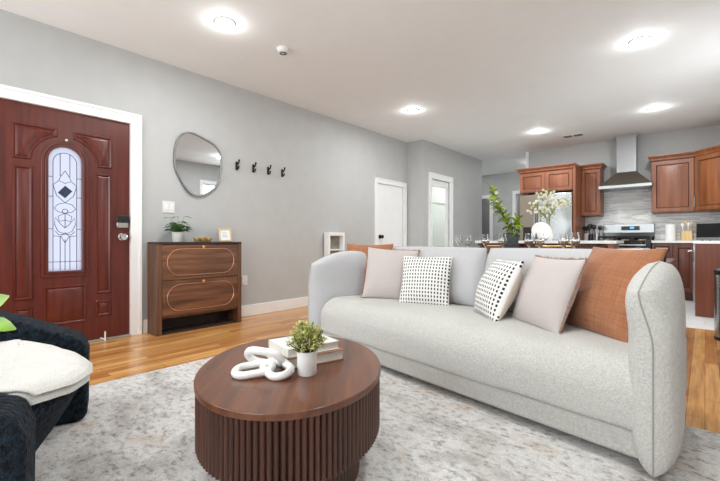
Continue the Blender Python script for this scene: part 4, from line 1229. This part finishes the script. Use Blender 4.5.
# right wall cabinet + diagonal corner cabinet
cabinet('wall_cabinet', 'wide cherry wall cabinet right of the range hood', -0.665, -0.125, 8.05, WC, UZ0, UZ1 + 0.02, M['cherry'], [(-0.262, 0.262, UZ0 + 0.015, UZ1 + 0.005, 'door')], cr=False)
t = thing('corner_cabinet', 'diagonal corner cherry wall cabinet above the microwave', 'cabinet', (-0.122, 8.05, 0))
P = [(0, 0), (0.0, 0.335), (0.765, 0.335), (0.765, -0.42), (0.43, -0.42)]
MB().prism(P, fz, UZ0, UZ1 + 0.02).build('body', M['cherry_warm'], t, 0.002)
ang = math.atan2(-0.42, 0.43); L = math.hypot(0.42, 0.43)
sub = cab_front(t, 0.02, L - 0.02, UZ0 + 0.015, UZ1 + 0.005, 0.0, M['cherry_warm'], 'door', (0.045, UZ0 + 0.14, True), M['nickel'])
sub.rotation_euler = (0, 0, ang)
co = MB()
prof = [(0.0, 0.0), (0.012, 0.012), (0.014, 0.03), (0.034, 0.055), (0.05, 0.068), (0.05, 0.085)]
rows = []
for o_, h_ in prof:
    ox, oy = -0.7 * o_, -0.7 * o_
    rows.append([co.bm.verts.new(p) for p in ((0.0, 0.335, UZ1 + 0.02 + h_), (0.0, -o_, UZ1 + 0.02 + h_), (0.43 - o_ * 0.3, -0.42 - o_, UZ1 + 0.02 + h_), (0.765, -0.42 - o_, UZ1 + 0.02 + h_), (0.765, 0.335, UZ1 + 0.02 + h_))])
for A_, B_ in zip(rows, rows[1:]):
    for i in range(5): co._face([A_[i], A_[(i + 1) % 5], B_[(i + 1) % 5], B_[i]])
co._face(rows[-1]); co._face(rows[0][::-1])
co.build('crown_moulding', M['cherry_warm'], t, 0, angle=20)

# ---- base cabinets along the back wall
BZ = 0.88
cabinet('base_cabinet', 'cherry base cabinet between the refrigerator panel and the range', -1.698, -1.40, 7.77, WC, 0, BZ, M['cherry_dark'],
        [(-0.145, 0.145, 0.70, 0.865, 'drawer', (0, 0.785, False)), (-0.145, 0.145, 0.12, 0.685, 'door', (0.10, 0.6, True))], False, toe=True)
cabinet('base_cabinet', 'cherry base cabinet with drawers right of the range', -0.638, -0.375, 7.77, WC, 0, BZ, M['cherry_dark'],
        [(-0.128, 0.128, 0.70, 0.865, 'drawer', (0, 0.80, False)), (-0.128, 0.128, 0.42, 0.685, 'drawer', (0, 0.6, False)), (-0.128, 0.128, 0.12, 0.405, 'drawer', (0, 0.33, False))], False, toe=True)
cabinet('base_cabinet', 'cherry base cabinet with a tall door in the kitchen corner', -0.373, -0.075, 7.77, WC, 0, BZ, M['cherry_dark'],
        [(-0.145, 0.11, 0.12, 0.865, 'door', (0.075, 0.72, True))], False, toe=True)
# right-hand run along the side wall, fronts facing -x
RYE = 6.30
XF2 = -0.09
t = thing('base_cabinet', 'cherry base cabinet run whose end panel stands behind the steel bin', 'cabinet', (XF2, RYE, 0))
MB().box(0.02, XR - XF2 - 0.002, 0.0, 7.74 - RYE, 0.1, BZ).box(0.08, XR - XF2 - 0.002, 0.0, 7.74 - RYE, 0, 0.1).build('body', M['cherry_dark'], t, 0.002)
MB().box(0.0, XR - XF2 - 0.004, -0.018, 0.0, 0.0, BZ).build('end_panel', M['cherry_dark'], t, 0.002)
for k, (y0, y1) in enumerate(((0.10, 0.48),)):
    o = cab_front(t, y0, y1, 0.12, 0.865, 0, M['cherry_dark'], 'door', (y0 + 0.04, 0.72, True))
    o.rotation_euler = (0, 0, -PI / 2); o.location = (0.02, y0 + y1, 0)
dw = thing('dishwasher', 'stainless dishwasher front seen edge-on beside the cabinet end panel', 'dishwasher', (XF2, RYE + 0.55, 0))
MB().box(-0.03, 0.018, 0, 0.6, 0.1, 0.868).build('door', M['steel'], dw, 0.006)
mb = MB(); mb.tube([(-0.075, 0.05, 0.78), (-0.075, 0.55, 0.78)], 0.012, 8)
for y in (0.08, 0.52): mb.tube([(-0.03, y, 0.78), (-0.075, y, 0.78)], 0.008, 8)
mb.build('handle', M['nickel'], dw)

# worktops
CT = 0.918
o = box_obj('worktop', (-1.70, -1.395, 7.75, WC, BZ + 0.001, CT), M['stone'], None, 0.004); tag(o, 'short white worktop left of the range holding black utensils', 'worktop')
mb = MB(); P = [(-0.642, 7.75), (XF2 - 0.02, 7.75), (XF2 - 0.02, RYE - 0.03), (XR - 0.014, RYE - 0.03), (XR - 0.014, WC), (-0.642, WC)]
o = mb.prism(P, fz, BZ + 0.001, CT).build('worktop', M['stone'], None, 0.004); tag(o, 'L-shaped white worktop right of the range carrying the microwave', 'worktop')

# ---- range
rg = thing('kitchen_range', 'stainless and black gas range below the hood', 'range', (-1.02, 7.72, 0))
rw = 0.374
box_obj('body', (-rw, rw, 0.02, WC - 7.72, 0.03, 0.90), M['range_black'], rg, 0.004)
box_obj('cooktop', (-rw, rw, 0.0, WC - 7.72 - 0.06, 0.90, 0.925), M['range_black'], rg, 0.004)
bg = box_obj('backguard', (-rw, rw, WC - 7.72 - 0.06, WC - 7.72, 0.925, 1.21), M['steel'], rg, 0.006)
yb = WC - 7.72 - 0.062
box_obj('lower_guard', (-rw, rw, yb - 0.012, yb, 0.925, 1.06), M['range_black'], bg, 0.003)
dpx = box_obj('control_display', (-0.10, 0.17, yb - 0.004, yb, 1.10, 1.17), M['black'], bg, 0.001)
MB().box(0.03, 0.09, yb - 0.006, yb - 0.004, 1.125, 1.16).build('lit_clock', M['screen_blue'], dpx)
od = box_obj('oven_door', (-rw + 0.01, rw - 0.01, -0.03, 0.02, 0.2, 0.80), M['steel'], rg, 0.006)
MB().box(-rw + 0.1, rw - 0.1, -0.033, -0.03, 0.32, 0.66).build('oven_window', M['range_black'], od)
mb = MB(); mb.tube([(-rw + 0.06, -0.085, 0.845), (rw - 0.06, -0.085, 0.845)], 0.016, 10)
for x in (-rw + 0.08, rw - 0.08): mb.tube([(x, 0.02, 0.845), (x, -0.085, 0.845)], 0.01, 8)
mb.build('door_handle', M['steel'], rg)
box_obj('drawer', (-rw + 0.01, rw - 0.01, -0.03, 0.02, 0.05, 0.19), M['steel'], rg, 0.005)
for i in range(5):
    MB().lathe([(0, 0), (0.02, 0), (0.018, 0.03), (0, 0.032)], 14, (-0.28 + i * 0.14, 0.0, 0.872), mat=Matrix.Rotation(PI / 2, 3, 'X')).build('control_knob', M['blackmetal'], rg)
for s in (-1, 0, 1):
    mb = MB(); x0, x1 = s * 0.24 - 0.112, s * 0.24 + 0.112
    for x in (x0, s * 0.24, x1): mb.box(x - 0.006, x + 0.006, 0.05, 0.52, 0.965, 0.995)
    for y in (0.06, 0.2, 0.36, 0.51): mb.box(x0, x1, y - 0.006, y + 0.006, 0.965, 0.995)
    for x in (x0, x1):
        for y in (0.06, 0.51): mb.box(x - 0.008, x + 0.008, y - 0.008, y + 0.008, 0.925, 0.965)
    mb.build('burner_grate', M['blackmetal'], rg, 0.002)
    for y in (0.13, 0.43):
        MB().lathe([(0, 0.925), (0.045, 0.925), (0.045, 0.935), (0.03, 0.942), (0, 0.942)], 16, (s * 0.24, y, 0)).build('burner', M['brass'], rg)

# ---- hood
hd = thing('range_hood', 'stainless pyramid range hood with a square chimney', 'range hood', (-1.02, WC, 0))
mb = MB(); h1 = 0.375
a = [(-h1, -0.48), (h1, -0.48), (h1, 0), (-h1, 0)]; b = [(-0.145, -0.27), (0.145, -0.27), (0.145, 0), (-0.145, 0)]
A_ = [mb.bm.verts.new((x, y, 1.86)) for x, y in a]; B_ = [mb.bm.verts.new((x, y, 2.10)) for x, y in b]
for i in range(4): mb._face([A_[i], A_[(i + 1) % 4], B_[(i + 1) % 4], B_[i]])
mb._face(B_); mb._face(A_[::-1])
mb.build('canopy', M['hood_dark'], hd, 0.002)
box_obj('rim', (-h1, h1, -0.485, 0, 1.81, 1.86), M['steel'], hd, 0.003)
box_obj('chimney', (-0.14, 0.14, -0.265, 0, 2.10, ZC - 0.001), M['steel_v'], hd, 0.002)

# ---- things on the worktops
def crock(label, loc, r, h, mat, utens, umat):
    t = thing('utensil_holder', label, 'utensil holder', loc)
    MB().lathe([(0, 0), (r, 0), (r, h), (r - 0.006, h), (r - 0.006, 0.01), (0, 0.01)], 20).build('crock', mat, t)
    for (dx, dy, lh, kind) in utens:
        mb = MB(); top = Vector((dx * 2.2, dy * 2.2, h + lh)); mb.tube([(dx * 0.4, dy * 0.4, 0.012), top], 0.006, 6)
        if kind == 's': mb.ball(top + Vector((0, 0, 0.03)), 0.036, 1, 0.35, 1.15)
        elif kind == 'f': mb.box(top.x - 0.035, top.x + 0.035, top.y - 0.005, top.y + 0.005, top.z, top.z + 0.08)
        mb.build('utensil', umat, t)
crock('white crock of black cooking utensils at the left end of the short worktop', (-1.615, 8.12, CT), 0.045, 0.13, M['ceramic'], [(-0.02, 0, .07, 's'), (0.02, 0.01, .09, 'f'), (0, -0.02, .06, 's')], M['black'])
crock('black crock of cooking utensils between the two paler crocks', (-1.535, 8.02, CT), 0.042, 0.12, M['black'], [(-0.015, 0, .09, 's'), (0.018, 0.01, .10, 's')], M['black'])
crock('steel crock of black ladles beside the range', (-1.455, 8.1, CT), 0.045, 0.13, M['steel'], [(-0.02, 0, .08, 's'), (0.02, 0.01, .07, 's')], M['black'])
t = thing('paper_towel_roll', 'white paper towel roll standing right of the range', 'paper towels', (-0.42, 8.12, CT))
MB().lathe([(0, 0), (0.07, 0), (0.07, 0.012), (0, 0.012)], 20).build('base', M['white'], t); MB().lathe([(0.018, 0.013), (0.068, 0.013), (0.07, 0.02), (0.07, 0.255), (0.066, 0.262), (0.018, 0.262)], 24).build('roll', M['paper'], t); MB().cyl((0, 0, 0.012), (0, 0, 0.285), 0.009, 10).build('post', M['nickel'], t)
t = thing('utensil_box', 'square bamboo box of wooden utensils beside the microwave', 'utensil holder', (-0.215, 8.08, CT))
mb = MB(); q = 0.075
mb.box(-q, q, -q, -q + 0.01, 0.01, 0.15); mb.box(-q, q, q - 0.01, q, 0.01, 0.15); mb.box(-q, -q + 0.01, -q, q, 0.01, 0.15); mb.box(q - 0.01, q, -q, q, 0.01, 0.15); mb.box(-q, q, -q, q, 0, 0.01); mb.build('box', M['bamboo'], t, 0.002)
for i, (x, y, hgt) in enumerate(((-0.045, 0.0, 0.23), (-0.015, 0.03, 0.26), (0.015, -0.02, 0.24), (0.045, 0.02, 0.25))):
    mb = MB(); mb.tube([(x * 0.7, y, 0.012), (x * 1.2, y, hgt)], 0.007, 6); mb.ball((x * 1.2, y, hgt + 0.02), 0.02, 1, 0.4, 1.5)
    mb.build('utensil', M['bamboo'] if i % 2 else M['white'], t)
mw = thing('microwave', 'black and steel microwave on the right-hand worktop', 'microwave', (0.13, 7.95, CT), math.radians(-25))
box_obj('body', (-0.26, 0.26, 0.0, 0.32, 0.012, 0.285), M['steel'], mw, 0.006)
md_ = box_obj('door', (-0.245, 0.14, -0.02, 0.0, 0.05, 0.262), M['range_black'], mw, 0.004)
mb = MB(); mb.tube([(0.125, -0.045, 0.06), (0.125, -0.045, 0.24)], 0.008, 8)
for z in (0.07, 0.23): mb.tube([(0.125, -0.02, z), (0.125, -0.045, z)], 0.006, 6)
mb.build('handle', M['steel'], md_)
box_obj('control_panel', (0.155, 0.25, -0.015, 0.0, 0.05, 0.262), M['black'], mw, 0.003)
for x in (-0.2, 0.2):
    for y in (0.05, 0.27): MB().cyl((x, y, 0), (x, y, 0.013), 0.015, 8).build('foot', M['black'], mw)

# ---- kitchen island
IX0, IX1, IY0, IY1 = -2.93, -0.905, 6.30, 6.98
il = thing('kitchen_island', 'dark cherry kitchen island under a white worktop', 'kitchen island', ((IX0 + IX1) / 2, IY0, 0))
hw = (IX1 - IX0) / 2
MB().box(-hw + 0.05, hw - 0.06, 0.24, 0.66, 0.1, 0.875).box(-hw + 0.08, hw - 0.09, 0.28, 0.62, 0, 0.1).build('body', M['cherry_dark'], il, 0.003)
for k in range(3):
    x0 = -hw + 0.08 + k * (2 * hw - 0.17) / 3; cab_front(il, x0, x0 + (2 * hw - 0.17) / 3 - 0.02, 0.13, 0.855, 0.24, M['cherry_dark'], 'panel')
for x in (-hw + 0.06, -0.33, 0.33, hw - 0.1):
    mb = MB(); P = [(0.24, 0.875), (0.04, 0.875), (0.04, 0.845), (0.10, 0.82), (0.17, 0.76), (0.20, 0.68), (0.24, 0.66)]
    mb.prism(P, lambda a, b, d: (d, a, b), x - 0.03, x + 0.03); mb.build('corbel', M['cherry_dark'], il, 0.003)
box_obj('post', (hw - 0.10, hw - 0.03, 0.03, 0.10, 0, 0.875), M['cherry'], il, 0.004)
o = box_obj('worktop', (IX0, IX1, IY0, IY1, 0.876, CT), M['stone'], None, 0.004); tag(o, 'long white worktop of the kitchen island', 'worktop')
pl = thing('display_plate', 'round white plate standing on the island in front of the refrigerator', 'plate', (-1.925, 6.50, CT), math.radians(30))
TP = Matrix.Translation(Vector((0, 0, 0.158))) @ Matrix.Rotation(math.radians(78), 4, 'X')
mb = MB(); mb.lathe([(0, 0.0), (0.09, 0.0), (0.14, -0.016), (0.143, -0.012), (0.092, 0.006), (0, 0.006)], 40)
for v in mb.bm.verts: v.co = TP @ v.co
mb.build('plate', M['ceramic'], pl)
mb = MB()
for s in (-0.06, 0.06): mb.tube([(s, -0.05, 0.03), (s, -0.045, 0.008), (s, 0.1, 0.008), (s * 0.6, 0.06, 0.16)], 0.005, 6)
mb.tube([(-0.06, 0.1, 0.008), (0.06, 0.1, 0.008)], 0.005, 6); mb.build('easel', M['blackmetal'], pl)
bv = thing('vase', 'white vase hidden behind the round plate on the island', 'vase', (-1.89, 6.74, CT))
MB().lathe([(0, 0), (0.05, 0), (0.07, 0.06), (0.06, 0.15), (0.035, 0.2), (0.04, 0.22), (0.03, 0.22), (0.028, 0.2), (0.05, 0.14), (0, 0.13)], 20).build('body', M['ceramic'], bv)
branches('cream blossom branches standing behind the round white plate', (-1.89, 6.74, CT + 0.14),
         [[rr(0, 0), rr(0.02, 0.2), rr(-0.02, 0.42), rr(-0.10, 0.55), rr(-0.16, 0.62)], [rr(0, 0), rr(0.05, 0.25, .05), rr(0.0, 0.5, .05), rr(0.04, 0.66, .05)], [rr(0, 0), rr(0.01, 0.25, -.04), rr(0.12, 0.42, -.05), rr(0.26, 0.52, -.05)], [rr(0, 0), rr(-0.03, 0.22), rr(-0.17, 0.36), rr(-0.26, 0.40)]],
         M['leaf_spring'], M['blossom'], 26, 26, 0.075, 0.055)

# ---- trash can
tc = thing('trash_can', 'slim stainless trash can with a black rim at the right edge', 'trash can', (0.215, 4.98, 0))
MB().lathe([(0, 0.004), (0.15, 0.004), (0.15, 0.60), (0.148, 0.605), (0, 0.605)], 32).build('body', M['steel_v'], tc)
MB().lathe([(0.151, 0.602), (0.154, 0.605), (0.154, 0.645), (0.14, 0.66), (0, 0.665)], 32).build('lid', M['black'], tc)
MB().lathe([(0.151, 0.0), (0.153, 0.0), (0.153, 0.03), (0.151, 0.03), (0.151, 0.0)], 32).build('base_ring', M['black'], tc)
